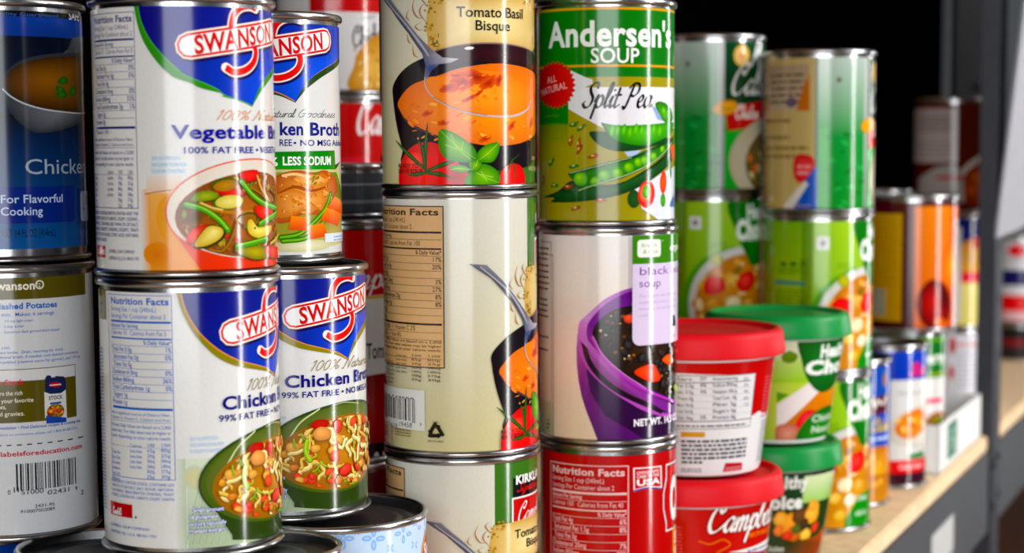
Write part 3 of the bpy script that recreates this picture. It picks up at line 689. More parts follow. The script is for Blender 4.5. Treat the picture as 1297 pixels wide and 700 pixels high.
def vegetable_label():
    s = art_of('veg', 'dadad8'); c = '25286e'; s.view('veg').crop(110, 220, 5.83)
    s.rect(410, 130, 900, 760, 'd9923c', 'e0b070'); s.rect(400, 120, 470, 760, 'dadad8', 'dadad8', 'dd9f52')
    s.rect(440, 20, 700, 150, 'dfc0a8', 'dcd6d0'); s.stroke([(430, 158), (520, 140), (620, 128)], 6, '8a4a20')
    s.ell(520, 600, 110, 90, 'cf7f26', 'd9923c'); s.ell(600, 330, 90, 160, 'e0aa5c', 'dc9f4c')
    s.view('veg'); s.text('No preservatives or artificial flavors', 114, 13, 3.4, c, x1=167, it=.25)
    rows = FACTS('Calories 15   Calories from Fat 0', [('Total Fat 0g', '0%'), ('  Saturated Fat 0g', '0%'), ('  Trans Fat 0g', None), ('Cholesterol 0mg', '0%'), ('Sodium 800mg', '33%'), ('Total Carbohydrate 3g', '1%'), ('  Sugars 2g', None), ('Protein 0g', None)]) + [(.6, '-', .4), (1, 'Vitamin A 10%  \u2022', None)]
    swanson_facts(s, 118.5, 17, 172.6, 265, c, rows, TAIL)
    s.para(('INGREDIENTS: VEGETABLE BROTH (WATER AND THE', 'CONCENTRATED JUICES OF CARROTS, CELERY, CELERIAC,', 'TOMATOES), CONTAINS LESS THAN 2% OF SALT,', 'VEGETABLES (CARROTS, ONIONS, CELERY), YEAST', 'EXTRACT, POTATO FLOUR, CITRIC ACID, NATURAL', 'CONCENTRATED CARROTS.'), 122, 268, 176, 309, c, .45, .01); s.rect(124, 312, 134, 327, 'b01830'); s.script("Campbell's", 124.6, 322, 3, 'eeeeee', x1=133.4, nib=.26)
    s.text('CAMPBELL SOUP COMPANY', 138.5, 321, 4.2, c, x1=171); s.text('CAMDEN, NJ, U.S.A. 08103-1701', 138.5, 329.5, 4.2, c, x1=177)
    px = lambda L_, x0, y0: [(x0 + x / 5.83, y0 + y / 5.83) for x, y in L_]
    outer = px([(343, -5), (360, 120), (400, 270), (470, 400), (560, 510), (650, 580)], 110, 0) + px([(60, 618), (150, 660), (330, 705)], 230, 0) + px([(470, 18), (560, 40), (640, 68), (693, 96)], 200, 120)
    inner = px([(375, -5), (400, 150), (470, 300), (580, 430), (690, 530)], 110, 0) + px([(0, 545), (100, 590), (250, 655)], 230, 0) + px([(500, 10), (590, 40), (655, 65), (693, 86)], 200, 120)
    shield(s, outer, inner, '3f8a1e', '5aa82a', '140e74', '1e50cc')
    emblem(s, 2.6, 1.0)
    s.view('veg').crop(200, 120, 5.83)
    s.script('100% Natural', 412, 192, 36, 'd08a24', x1=870, nib=.16, it=.32)
    s.text('Vegetable Broth', 106, 330, 96, '1c1890', x1=788, fit='Vegetable', bold=.035)
    s.text('100% FAT FREE \u2022 VEGETARIAN', 176, 440, 47, '1c1890', x1=738, fit='100% FAT FREE \u2022', bold=.02)
    for i, t in enumerate(('SEE NUTRITION', 'INFORMATION FOR', 'SODIUM CONTENT')): s.text(t, -45, 490 + i * 48, 28, '8fc4e6', x1=(165, 215, 208)[i])
    s.crop(180, 220, 5.383); cx, cy = 640, 282
    s.poly([(172, 260), (205, 380), (290, 510), (400, 660), (900, 660), (935, 560), (940, 250)], ['d8502a'] * 3 + ['d24a24'] * 2 + ['d8502a'] * 2)
    cx, cy = 745, 246
    s.ell(cx, cy, 640, 352, 'df5a34', 'd8502a', 2, 56)
    s.ell(cx, cy - 2, 630, 340, 'e8e2d8', 'd8d0c4', 2, 56)
    s.soup(cx + 4, cy + 36, 580, 296, 2, 'b06c24', '86501a', VEGBITS, 12, 120)
    R_ = random.Random(2)
    def piece(P, c0, c1, m=None): s.fade([(x, y + 7) for x, y in P], *(m or P[0]), '4a2c10', '4a2c10', 4); s.fade(P, *(m or np.mean(P, 0)), c0, c1, 4)
    piece([(670, -10), (770, -20), (780, 35), (710, 62), (660, 30)], 'e8482c', 'b82c1c'); piece([(490, 118), (560, 96), (650, 108), (695, 140), (640, 165), (540, 155)], 'd8402c', 'a82c1c')
    s.ell(560, 78, 100, 44, '4a6a1c', '3f5c18', 8, 26); s.ell(565, 86, 92, 38, 'b08840', '9a6c2c', 8, 26)
    piece([(335, 190), (360, 140), (440, 120), (512, 140), (500, 175), (420, 195)], 'a8b048', '6a8424'); s.ell(585, 200, 116, 50, '5a7a24', '4a6a1c', 4, 26); s.ell(590, 197, 106, 46, 'ddd48c', 'c8b860', 4, 26)
    s.stroke([(395, 205), (450, 235), (540, 262), (640, 270), (740, 262)], 24, 'b07c34'); s.stroke([(400, 205), (470, 235), (540, 252)], 12, 'dcc080')
    s.ell(350, 300, 74, 50, '4a3414', '7a5420', 30, 24); s.fade([(262, 300), (270, 245), (300, 240), (310, 290), (285, 330)], 290, 280, 'b0a03c', '3a3c14')
    piece([(300, 455), (330, 395), (430, 348), (446, 390), (410, 445), (335, 484)], 'f05a2c', 'c02e14'); s.fade([(345, 500), (430, 365), (520, 360), (562, 400), (535, 462), (430, 512)], 480, 420, '2f4a14', '24380e'); s.fade([(355, 492), (435, 372), (515, 366), (548, 400), (520, 452), (430, 498)], 490, 400, 'e6df94', 'c8a848')
    s.ell(712, 312, 82, 46, '3f5418', '4a4a18', 6, 26); s.ell(714, 318, 74, 38, '8a5a24', '94682c', 6, 24)
    piece([(752, 252), (790, 218), (872, 250), (862, 292), (800, 312)], 'f05430', 'c4301a'); s.fade([(708, 335), (735, 318), (775, 368), (862, 358), (852, 412), (790, 446), (718, 414)], 780, 390, 'eee68c', 'c8b048'); s.ell(756, 376, 9, 9, '5a2410')
    piece([(620, 530), (700, 500), (800, 495), (862, 540), (830, 580), (740, 588)], 'b8ac44', '7a7420'); piece([(820, 520), (860, 495), (930, 520), (920, 570), (860, 575)], 'e8502c', 'c03418')
    for q in ([(455, 520), (540, 530), (600, 450), (640, 330)], [(700, 90), (780, 130), (850, 200)], [(860, 110), (900, 170), (890, 220)]): s.stroke(q, 20, '7a5420'); s.stroke(q, 8, 'a87c3c')
    for q in ([(300, 215), (420, 250), (520, 320), (580, 390)], [(670, 60), (740, 150), (820, 210), (900, 245)], [(640, 500), (730, 480), (830, 450)], [(790, 350), (850, 310), (900, 270)]):
        s.stroke(q, 44, '2f6414'); s.stroke(q, 34, '5a9c2c'); s.stroke([(x - 4, y - 8) for x, y in q], 10, '9ccc60')
    s.stroke([(770, 20), (800, 110), (850, 190)], 14, 'd8b870'); s.stroke([(860, 480), (900, 440), (940, 400)], 16, 'd8c060')
    return s
def low_sodium_label():
    s = art_of('less', 'dadad8', None, 4.6); s.view('less'); px = lambda L_, x0, y0, k: [(x0 + x / k, y0 + y / k) for x, y in L_]
    s.view('less', dv=0)
    # the shield borrows the outline measured on the white broth tin below
    s.view('chick', 46.0 - 0.5, 2.0).crop(220, 350, 5.386); shield(s, OUT, INN, '2c4a22', 'c98a34', '142492', '1e5ad4')
    emblem(s, 25.5, 2.2)
    s.view('less').crop(340, 120, 3.33)
    s.script('100% Natural Goodness', 118, 98, 16, '2f4440', x1=278, fit='Goodness', nib=.15, pen=30, it=.3) if 0 else None
    s.script('Goodness', 118, 98, 17, '33463e', x1=278, nib=.15, it=.3); s.script('Natural', -20, 98, 17, '33463e', x1=108, nib=.15, it=.3)
    s.text('Broth', 172, 174, 52, '20247e', x1=298, bold=.035); s.text('Chicken', -95, 172, 52, '20247e', x1=150, bold=.035) if 0 else s.text('ken', 46, 173, 52, '20247e', x1=150, bold=.035)
    s.text('\u2022 NO MSG Added', 104, 219, 25, '20247e', x1=303, bold=.015); s.text('REE', 45, 219, 27, '20247e', x1=100, bold=.015)
    s.poly([(-120, 600), (-120, 300), (300, 300), (330, 420), (330, 620), (150, 660)], 'c8c492')
    s.poly([(20, 330), (285, 330), (310, 430), (306, 600), (160, 640), (20, 640)], ['8f9a4c', '5e8a2a', '8a7a3c', 'c2b878', 'ddd6a8', 'a89a50'])
    s.ell(150, 640, 170, 26, 'e2dec0', 'cfc89c')
    s.fade([(20, 372), (60, 334), (130, 322), (190, 332), (240, 322), (282, 356), (290, 410), (262, 450), (270, 492), (220, 512), (150, 506), (90, 540), (20, 530)], 150, 400, 'e0a05c', 'a8581e')
    s.fade([(30, 430), (90, 400), (170, 420), (240, 400), (268, 440), (230, 480), (150, 490), (80, 520), (30, 510)], 140, 455, 'e8ae6e', 'c47c38'); s.stroke([(40, 420), (110, 392), (180, 408), (250, 388)], [6, 16, 6], '9c5220')
    s.fade([(120, 345), (190, 340), (250, 350), (240, 375), (170, 385), (120, 372)], 190, 358, 'f2c894', 'd4904c')
    r = random.Random(4)
    for i in range(40): s.ell(r.uniform(50, 265), r.uniform(340, 510), r.uniform(2, 6), r.uniform(2, 4), r.choice(['a84a1c', 'f0c890', '8a5a20', 'd8823c']))
    for i in range(26):
        x, y = r.uniform(50, 260), r.uniform(335, 505); s.ell(x, y, r.uniform(10, 26), r.uniform(4, 9), r.choice(['c87838', 'b8642a', 'e8b070', 'f0bc80']), r.choice(['d08846', 'dc9a58']), r.uniform(-40, 10), 12, wob=.25, rnd=r)
    s.stroke([(60, 345), (110, 338), (170, 350)], 12, 'f0c894')
    for q in ([(50, 605), (130, 590), (190, 540), (240, 480), (260, 420)], [(60, 620), (160, 605), (230, 540)]): s.stroke(q, 22, '3c7a20'); s.stroke(q, 9, '82b84a')
    for x, y, a in ((125, 548, 5), (205, 580, -12), (262, 520, 20), (290, 475, 30)):
        w = 47; P = [(x + w * math.cos(math.radians(a + t)), y + w * .95 * math.sin(math.radians(a + t))) for t in (35, 145, 225, 315)]
        s.poly(P, ['d0541c', 'd86020', 'f09850', 'ec8a40'])
    for x, y in ((190, 350), (200, 335), (186, 366), (207, 352), (196, 376)): s.ell(x, y, 9, 5, '6a9a34', '4c7a22', 40)
    s.rect(236, 585, 330, 622, 'dce4ea'); s.fine(272, 592, 320, 618, 2, '8aa8cc')
    s.poly([(-160, 248), (276, 238), (280, 318), (60, 318), (-160, 322)], ['2c8024', '2c8024', '2f8a28', '3a9a34', '2c8024'])
    s.poly([(276, 300), (300, 285), (280, 318)], '1f5a1a')
    s.text('LESS SODIUM', 58, 300, 34, 'f2f4f0', x1=262, bold=.04); s.text('25%', -60, 304, 34, 'f2f4f0', x1=40, bold=.04)
    return s
def potato_label():
    s = art_of('mash', 'cfd0d2'); b = '2a63b0'; s.view('mash').crop(0, 340, 3.892)
    s.rect(-330, -20, 420, 158, '5d5418'); s.text('Swanson\u00ae', -46, 112, 40, 'eae6d6', x1=218, bold=.03)
    s.text('Mashed Potatoes', -30, 206, 28, b, x1=283, bold=.045); s.text('20 min.  Makes: 6 servings', -30, 242, 18, b, x1=268, bold=.012)
    for i, (t, e) in enumerate((('1/2 cup light cream', 165), ('2 tbsp. butter', 118), ('Generous dash ground black pepper', 297))): s.text(t, 20, 270 + i * 27, 13, b, x1=e, bold=.012)
    for i, (t, x, e) in enumerate((('a boil.', 8, 52), ('are tender.  Drain, reserving the  broth.', 0, 315), ('additional broth, if needed, until desired consistency.', -34, 390), ('crumbled (reserve some for garnish), and 1/4 cup', -10, 396))): s.text(t, x, 402 + i * 24, 14, b, x1=e, bold=.012)
    s.crop(0, 500, 4.118)
    a = s.box(-300, -65, 398, 152); s.quad(*a, '5d5418'); w = s.box(-300, -128, 398, -68); a = (a[0], a[1], a[2], w[3])
    s.quad(w[0], w[1], w[2], w[3], 'd4d4d4'); s.qframe(*a, .35, '6a6020')
    s.text('Swanson Stock', -150, -70 + 0, 26, 'b81c30', x1=122, bold=.035) if 0 else None
    s.crop(0, 340, 3.892); s.text('n Stock', -8, 578, 24, 'c01c34', x1=116, bold=.04)
    for i, (t, x, e) in enumerate((('capture the rich', -60, 113), ('your favorite', 6, 166))): s.text(t, x, 632 + i * 36, 21, 'e8e4d4', x1=e, bold=.01)
    s.crop(0, 500, 4.118)
    s.text('dishes,', -45, 80, 22, 'e8e4d4', x1=33, bold=.01); s.text('and gravies.', -35, 117, 22, 'e8e4d4', x1=130, bold=.01)
    s.crop(0, 340, 3.892)                                        # the little carton of stock
    s.poly([(222, 545), (232, 530), (255, 532), (316, 536), (324, 560), (326, 640), (222, 640)], '1c2454'); s.rect(252, 522, 272, 540, 'd8d8dc')
    s.ell(273, 576, 36, 13, 'c8283a', 'a81c30', -6); s.stroke([(246, 580), (300, 574)], 5, 'e8e0e0')
    s.poly([(218, 612), (248, 622), (300, 618), (324, 600), (330, 740), (222, 740)], 'dcdad4'); s.text('STOCK', 240, 652, 18, '2a2a30', x1=308, bold=.04)
    s.rect(246, 662, 302, 672, '3a52a0')
    s.soup(275, 708, 50, 38, 0, 'a84a1c', '7a3414', [('chunk', 13, ['d0682a', 'c04a1c', 'e0a04a', '7a8a2a'])], 6, 26, 1)
    s.poly([(226, 728), (326, 738), (326, 760), (228, 768)], '2a4a9c')
    s.crop(0, 500, 4.118); s.text('newsletter \u2022 Find Delicious recipes & Cooking tips', -20, 186, 15, b, x1=418, it=.12, bold=.015)
    s.text('questions or comments, please call 1-800-44-BROTH.', -45, 221, 14, '5f88c4', x1=404)
    vd = s.p(35, 268)[1]
    for i in range(-6, 8): s.quad(s.p(35 + i * 53, 268)[0], vd - .25, s.p(61 + i * 53, 268)[0], vd + .25, '26262a')
    s.text('labelsforeducation.com', 2, 327, 25, 'b8203c', x1=428, bold=.025)
    a, b_, c_, d_ = 68, 352, 404, 512
    s.barcode(a, b_, c_, 492, '1c1c1e', 'cfd0d2', 11, 30); s.rect(72, 485, 78, 512, '1c1c1e'); s.rect(92, 485, 98, 512, '1c1c1e'); s.rect(392, 480, 398, 498, '1c1c1e')
    for t, x, e in (('0', 40, 56), ('51000', 108, 228), ('02431', 246, 368), ('2', 418, 434)): s.text(t, x, 524, 24, '26262a', x1=e)
    s.text('2431-9S', 180, 592, 17, '26262a', x1=284); s.text('910007003089', 106, 622, 17, '26262a', x1=286)
    # back panel round the side: facts in blue
    s.view('mash'); s.frame(121.5, 357, 150, 585, 1.2, '3a5c9c'); s.fine(123, 362, 126.4, 580, 46, '3a5c9c', 3, .5); s.rect(123, 610, 140, 625, 'b01830')
    return s
def stock_label():
    s = art_of('blue', '0e3058', '040508', 6.5); s.view('blue').crop(0, 160, 4.12)  # inks darkened to carry the shade cast by the neighbouring stack
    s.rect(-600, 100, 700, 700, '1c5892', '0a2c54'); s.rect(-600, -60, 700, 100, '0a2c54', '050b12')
    s.crop(0, 0, 4.12); s.rect(-700, 88, 700, 190, '173a84')
    for i in range(4): s.stroke([(40, 100 + i * 18), (110, 110 + i * 16), (170, 150 + i * 9), (240, 150 + i * 5), (270, 172)], 4, '1a3a88')
    s.stroke([(120, 110), (180, 100), (230, 130), (200, 158), (150, 140)], 4, '1a3a88')
    s.text('Quality Guaranteed', -60, 84, 18, '3a5c98', x1=305); s.text('SAFE', 358, 106, 42, 'b8bcc4', w=130, bold=.01)
    s.poly([(318, 290), (355, 260), (378, 200), (470, 195), (560, 180), (560, 330)], ['5a5e64', '3a3e44', '4a4e54', '6a6e74', '5a5e64', '5a5e64'])
    s.fade([(10, 420), (40, 370), (120, 315), (260, 285), (400, 282), (560, 300), (640, 420), (560, 560), (420, 640), (230, 700), (120, 660), (50, 580), (15, 490)], 300, 600, '7a7e84', '30343a')
    s.fade([(22, 425), (70, 360), (180, 318), (320, 300), (480, 310), (600, 430), (560, 590), (440, 598), (260, 575), (110, 530), (40, 480)], 260, 420, '94641e', '3c260c')
    s.stroke([(14, 470), (60, 510), (140, 550), (260, 580), (400, 595), (520, 592)], 7, 'c8ccd2')
    for x, y, rx, ry, a in ((330, 425, 42, 22, 10), (315, 470, 36, 20, -10), (325, 498, 46, 20, 5), (380, 480, 36, 26, 30), (430, 520, 46, 30, 10)): s.ell(x, y, rx, ry, '3f7a2a', '265a1c', a, wob=.12)
    s.crop(0, 160, 4.12); s.text('Chicken', 126, 254, 78, 'a8b2be', x1=446)
    s.rrect(-260, 320, 388, 512, 14, '122c7a'); s.text('For Flavorful', 0, 406, 42, 'c8d4ea', x1=330, bold=.01); s.text('Cooking', 2, 470, 42, 'c8d4ea', x1=224, bold=.01)
    s.rrect(402, 320, 700, 506, 14, '16306e'); s.rrect(420, 338, 620, 492, 24, 'a8b2c8'); s.text('10', 442, 412, 48, '20242c', w=80, bold=.03); s.text('CALORIES', 430, 442, 18, '20242c', w=130); s.text('PER 1 CUP', 424, 548, 32, '10182a', w=150, bold=.01)
    s.text('NET 14 FL OZ (414mL)', 8, 584, 40, '0c1422', x1=292)
    return s
# ------------------------------------------------------------------ bisque: cream paper, spoon over a dark bowl, tomatoes and basil
def bisque_label():
    s = art_of('creammid', 'ccc49c', 'd6d5cc', 2.6, 4.2); k = '1e1a18'
    T = lambda x0=475, y0=0, sc=5.83: s.view('creamtop', -78).crop(x0, y0, sc)
    # parchment, green strip and names (seen on the lowest tin)
    s.view('creamlow', -35.0).crop(475, 550, 3.2425)
    u0 = s.p(492, 300)[0]; s.quad(u0, -5, u0 + 120, 200, '3f6a2c', '4c7a34')
    s.rect(566, 150, 760, 245, '141214'); s.text('KIRKLAND', 578, 208, 38, 'f4f2f0', x1=648, fit='KIRK', bold=.05)
    s.script('Signature', 582, 240, 18, 'd8203a', w=190, nib=.2, it=.5)
    u1, v1 = s.p(562, 268); u2, v2 = s.p(562, 404); s.quad(u1, v2 - .3, u1 + 44, v1 + .5, 'f0ece8'); s.quad(u1 + 1, v2 + .7, u1 + 43, v1 - .5, 'c01a30')
    s.script("Campbell's", 582, 365, 42, 'f6f2f0', x1=660, fit='Camp', nib=.22, pen=35, it=.35)
    T()
    R = random.Random(5)
    s.fade([(395, 60), (420, 0), (560, -18), (900, -22), (1110, -14), (1185, 20), (1205, 160), (1180, 330), (1100, 400), (460, 400), (390, 300), (380, 160)], 800, 160, 'f0e4b4', 'c9a766')
    for x, y, w_ in ((400, 40, 60), (440, 330, 60), (430, 300, 50), (1180, 40, 40), (1190, 300, 50), (400, 200, 40), (470, 0, 40), (1130, 0, 40)):
        for _ in range(14): s.ell(x + R.uniform(-w_, w_) * .8, y + R.uniform(-w_, w_), R.uniform(4, 18), R.uniform(3, 10), R.choice(['a8803c', '7a6a2c', 'b8924a', 'c8a860', '8a7432']), ang=R.uniform(0, 180))
    for q in ([(300, -20), (280, 60), (310, 130), (360, 140)], [(380, 20), (340, 60), (335, 110), (380, 170)], [(250, 80), (235, 130), (260, 160)], [(340, 170), (300, 200), (330, 230), (370, 215)], [(280, 340), (290, 410), (320, 430)], [(240, 260), (250, 310), (270, 330)], [(370, -40), (350, 0), (390, 60)]): s.stroke(q, [3, 12, 3], 'a8764a', pen=20)
    s.text('Tomato Basil', 600, 130, 74, k, x1=1090, bold=.012); s.text('Bisque', 735, 228, 72, k, x1=995, bold=.012)
    # bowl
    s.crop(475, 110, 5.386)
    bowl = [(130, -10), (128, 90), (150, 260), (190, 420), (240, 560), (1000, 560), (1150, 420), (1220, 200), (1225, 0), (1120, -170), (900, -245), (620, -255), (400, -215), (220, -130)]
    s.poly(bowl, '1a1016', 6)
    s.crop(475, 0, 5.83); s.fade([(440, 385), (600, 345), (800, 325), (960, 335), (1120, 370), (1240, 440), (1250, 560), (1000, 480), (620, 460), (500, 430)], 900, 400, '3a141c', '2a1016')
    s.stroke([(430, 392), (560, 352), (720, 330), (880, 326), (1020, 340), (1130, 372), (1200, 420)], [4, 9, 12, 9, 4], '8a6a70'); s.ell(695, 362, 36, 12, 'eae4e6', ang=4)
    # soup surface
    s.crop(475, 110, 5.386); so = [(160, 130), (190, 60), (260, -10), (400, -60), (620, -130), (900, -150), (1090, -60), (1120, 60), (1118, 200), (1090, 300), (1010, 380), (880, 405), (760, 405), (560, 370), (420, 335), (300, 280), (210, 220)]
    s.fade(so, 800, 200, 'f2a04c', 'de7c36'); s.stroke([(160, 140), (215, 235), (300, 292), (420, 345)], 8, '5a4048')
    for _ in range(60): s.ell(R.uniform(230, 1090), R.uniform(120, 370), R.uniform(5, 34), R.uniform(3, 12), R.choice(['ea8c40', 'f2aa5c', 'ee9848', 'dc7430', 'f4b468']), ang=R.uniform(-40, 30))
    for x, y, a in ((750, 360, 20), (930, 270, 40), (1060, 250, 60), (470, 250, 10), (1085, 65, 80), (975, 65, 60), (360, 185, 20)): s.ell(x, y, 44, 20, 'a83a10', 'd8641e', a, wob=.2, rnd=R); s.ell(x + 20, y - 14, 16, 7, 'e08a3a', ang=a)
    # spoon
    s.crop(475, 0, 5.83)
    s.poly([(60, -20), (110, -20), (200, 110), (330, 280), (420, 370), (500, 430), (620, 440), (560, 470), (480, 480), (420, 530), (385, 600), (390, 660), (370, 640), (368, 560), (378, 490), (350, 400), (250, 250), (130, 80)], ['6a6a74', '8a8a92', '7a7a84', '6a6a76', '7a7a86', 'a8a8b0', 'c8c8cc', 'a0a0aa', '5a6484', '3a4a80', '7a7a88', 'a0a0a8', '8a8a94', '6a6a74', '4a5278', '55555f', '4a4a52', '44444c'])
    s.stroke([(90, 0), (220, 170), (340, 330), (400, 420)], [10, 14, 22, 10], 'a8a8b2')
    s.crop(475, 110, 5.386)
    sp = [(350, -20), (380, 50), (440, 100), (560, 155), (700, 190), (850, 205), (960, 195), (1030, 150), (1050, 90), (1010, 0), (900, -80), (760, -105), (600, -105), (460, -70), (370, -60)]
    s.fade(sp, 700, 40, 'f6aa5c', 'ea8c42')
    for _ in range(36): s.ell(R.uniform(430, 960), R.uniform(-70, 150), R.uniform(6, 30), R.uniform(4, 12), R.choice(['f09c4c', 'f6b060', 'e88838', 'f0a04c']), ang=R.uniform(-40, 30))
    for x, y, rx, ry, a in ((600, -30, 110, 52, 30), (690, -60, 120, 46, -10), (500, 12, 70, 26, 20), (770, -20, 76, 36, 30), (840, -40, 50, 26, 60), (640, 85, 60, 16, 30), (700, 55, 40, 12, 40), (560, -70, 50, 16, 0)): s.ell(x, y, rx, ry, 'a02c08', 'dc6820', a, wob=.22, rnd=R)
    for x, y in ((650, -55), (740, -75), (590, 0), (690, 75)): s.ell(x, y, 20, 7, 'e88a3c', ang=20)
    s.stroke([(345, -60), (345, -10), (380, 55), (450, 108), (560, 160), (700, 195), (850, 208), (960, 198), (1035, 152), (1055, 95)], [6, 8, 9, 13, 16, 10], 'c4bcbc'); s.stroke([(400, 75), (560, 157), (760, 200)], 4, '7a6a66')
    # tomatoes, basil
    for cx_, cy_, rx, ry in ((360, 640, 245, 262), (940, 640, 130, 115)):
        s.ell(cx_, cy_, rx, ry, 'e8402a', 'c81c14', 0, 40, -rx * .3, ry * .45); s.ell(cx_ - rx * .35, cy_ - ry * .5, rx * .3, ry * .22, 'f4705a', 'e83c28', 20)
    s.ell(560, 620, 80, 80, '9a1410', 'c01c14')
    for q in ([(150, 370), (230, 460), (340, 560)], [(362, 250), (350, 400), (350, 570)], [(300, 372), (330, 430), (345, 560)], [(600, 492), (480, 530), (350, 580)], [(530, 628), (440, 600), (350, 590)], [(225, 606), (290, 600), (350, 590)]): s.stroke(q, [4, 34, 20], '1e4018'); s.stroke(q, [2, 14, 8], '44682c')
    for q in ([(975, 465), (920, 520), (885, 640)], [(920, 490), (945, 560), (945, 650)]): s.stroke(q, [4, 14, 8], '2e5020')
    def leaf(P, mid): s.fade(P, *mid, '8ac03c', '3f8420'); s.stroke([P[0], mid, P[len(P) // 2]], [2, 6, 3], 'a8d060', 4)
    leaf([(690, 500), (600, 520), (480, 490), (435, 400), (445, 300), (520, 310), (620, 370), (680, 430)], (560, 410))
    leaf([(700, 510), (700, 450), (760, 400), (840, 385), (835, 460), (790, 520)], (765, 460))
    leaf([(650, 570), (600, 590), (520, 570), (510, 545), (600, 540)], (575, 562))
    leaf([(660, 570), (740, 530), (830, 580), (840, 660), (720, 700), (610, 660)], (740, 620)); leaf([(650, 575), (640, 510), (700, 500), (730, 540), (690, 585)], (685, 540))
    for q in ([(520, 330), (560, 420), (650, 500)], [(480, 400), (560, 430)], [(600, 380), (590, 440)], [(700, 600), (800, 620)], [(720, 580), (760, 650)]): s.stroke(q, 4, 'b4d878')
    s.text('READY TO', 168, 556, 27, '2a1410', x1=300, bold=.02); s.text('SERVE SOUP', 168, 592, 27, '2a1410', x1=330, bold=.02)
    s.text('NET WT.', 1060, 505, 26, 'd8c8a0', w=90); s.text('18 OZ (510g)', 1035, 575, 26, 'd8c8a0', w=190)
    # facts, bar code (seen on the middle tin)
    s.view('creammid').crop(480, 245, 3.783)
    s.rect(-20, 62, 314, 832, 'd8b488', 'd0ae86'); s.frame(-20, 62, 314, 832, 5, '201814')
    rows = [(1.6, 'Nutrition Facts', None, .035, 1), (1.2, 'Serving Size 1 cup (240 mL)', None), (1.2, 'Servings Per Container about 2', None), (.55, '-', .35), (1, 'Amount Per Serving', None, .02), (.16, '-', .08), (1.2, 'Calories 200  Calories from Fat 100', None), (.5, '-', .28), (1.0, None, '% Daily Value*', .02)]
    for a, b in (('Total Fat 11g', '17%'), (' Saturated Fat 4g', '20%'), (' Trans Fat 0g', None), ('Cholesterol 10mg', '3%'), ('Sodium 650mg', '27%'), ('Total Carbohydrate 23g', '8%'), (' Dietary Fiber 2g', '8%'), (' Sugars 16g', None), ('Protein 3g', None)): rows += [(.14, '-', .07), (1.18, a, b, .015)]
    rows += [(.5, '-', .35), (1.2, 'Vitamin A 10%   \u2022   Vitamin C 2%', None), (.14, '-', .06), (1.2, 'Calcium 6%   \u2022   Iron 8%', None), (.14, '-', .06)]
    s.facts(12, 70, 302, 702, rows, '241a14')
    s.crop(480, 420, 4.375); s.para(('Percent Daily Values are based on a 2,000', 'calorie diet. Your daily values may be higher', 'or lower depending on your calorie needs:'), 32, 45, 350, 112, '3a2a20', 1, .01)
    tail = [('', 'Calories:', '2,000', '2,500'), ('Total Fat', 'Less than', '65g', '80g'), ('Sat Fat', 'Less than', '20g', '25g'), ('Cholesterol', 'Less than', '300mg', '300mg'), ('Sodium', 'Less than', '2,400mg', '2,400mg'), ('Total Carbohydrate', '', '300g', '375g'), ('Dietary Fiber', '', '25g', '30g')]
    for i, r_ in enumerate(tail):
        for t, x, e in zip(r_, (30, 102, 186, 272), (92, 162, 240, 344)):
            if t: s.text(t, x, 132 + i * 22 + (x - 30) * .05, 13, '3a2a20', x1=e)
    s.rect(36, 148, 350, 150, '3a2a20')
    s.rect(38, 318, 258, 540, 'deddd8'); s.text('ITEM 547008', 42, 358, 27, '1c1c1c', x1=202, bold=.02); s.barcode(42, 372, 222, 500, '1c1c1e', 'deddd8', 21, 24)
    s.rect(60, 488, 190, 520, 'deddd8'); s.text('96619', 62, 522, 27, '1c1c1c', x1=112); s.text('19458', 118, 524, 27, '1c1c1c', x1=192); s.text('9', 232, 526, 20, '1c1c1c', x1=243)
    s.rect(36, 500, 80, 612, 'd2b4a4'); s.fine(40, 512, 60, 570, 4, '6a3a3a'); s.fine(98, 538, 185, 582, 3, '8a7a58', 3)
    cx_, cy_ = 318, 555                                         # recycling triangle
    for i in range(3):
        a = math.radians(90 + 120 * i); b = math.radians(90 + 120 * (i + 1)); r_ = 46
        A = np.array((cx_ + r_ * math.cos(a), cy_ - r_ * math.sin(a))); B = np.array((cx_ + r_ * math.cos(b), cy_ - r_ * math.sin(b)))
        p0, p1 = A + (B - A) * .08, A + (B - A) * .66; s.stroke([tuple(p0), tuple(p1)], 21, '1a1a16', 0)
        dv = (B - A) / np.linalg.norm(B - A); nv = np.array((-dv[1], dv[0])); p2 = A + (B - A) * .92
        s.poly([tuple(p1 + nv * 17), tuple(p1 - nv * 17), tuple(p2)], '1a1a16')
    s.text('STEEL', 302, 508, 10, '2a2a22', x1=334); s.text('RECYCLABLE', 276, 612, 10, '2a2a22', x1=362)
    return s
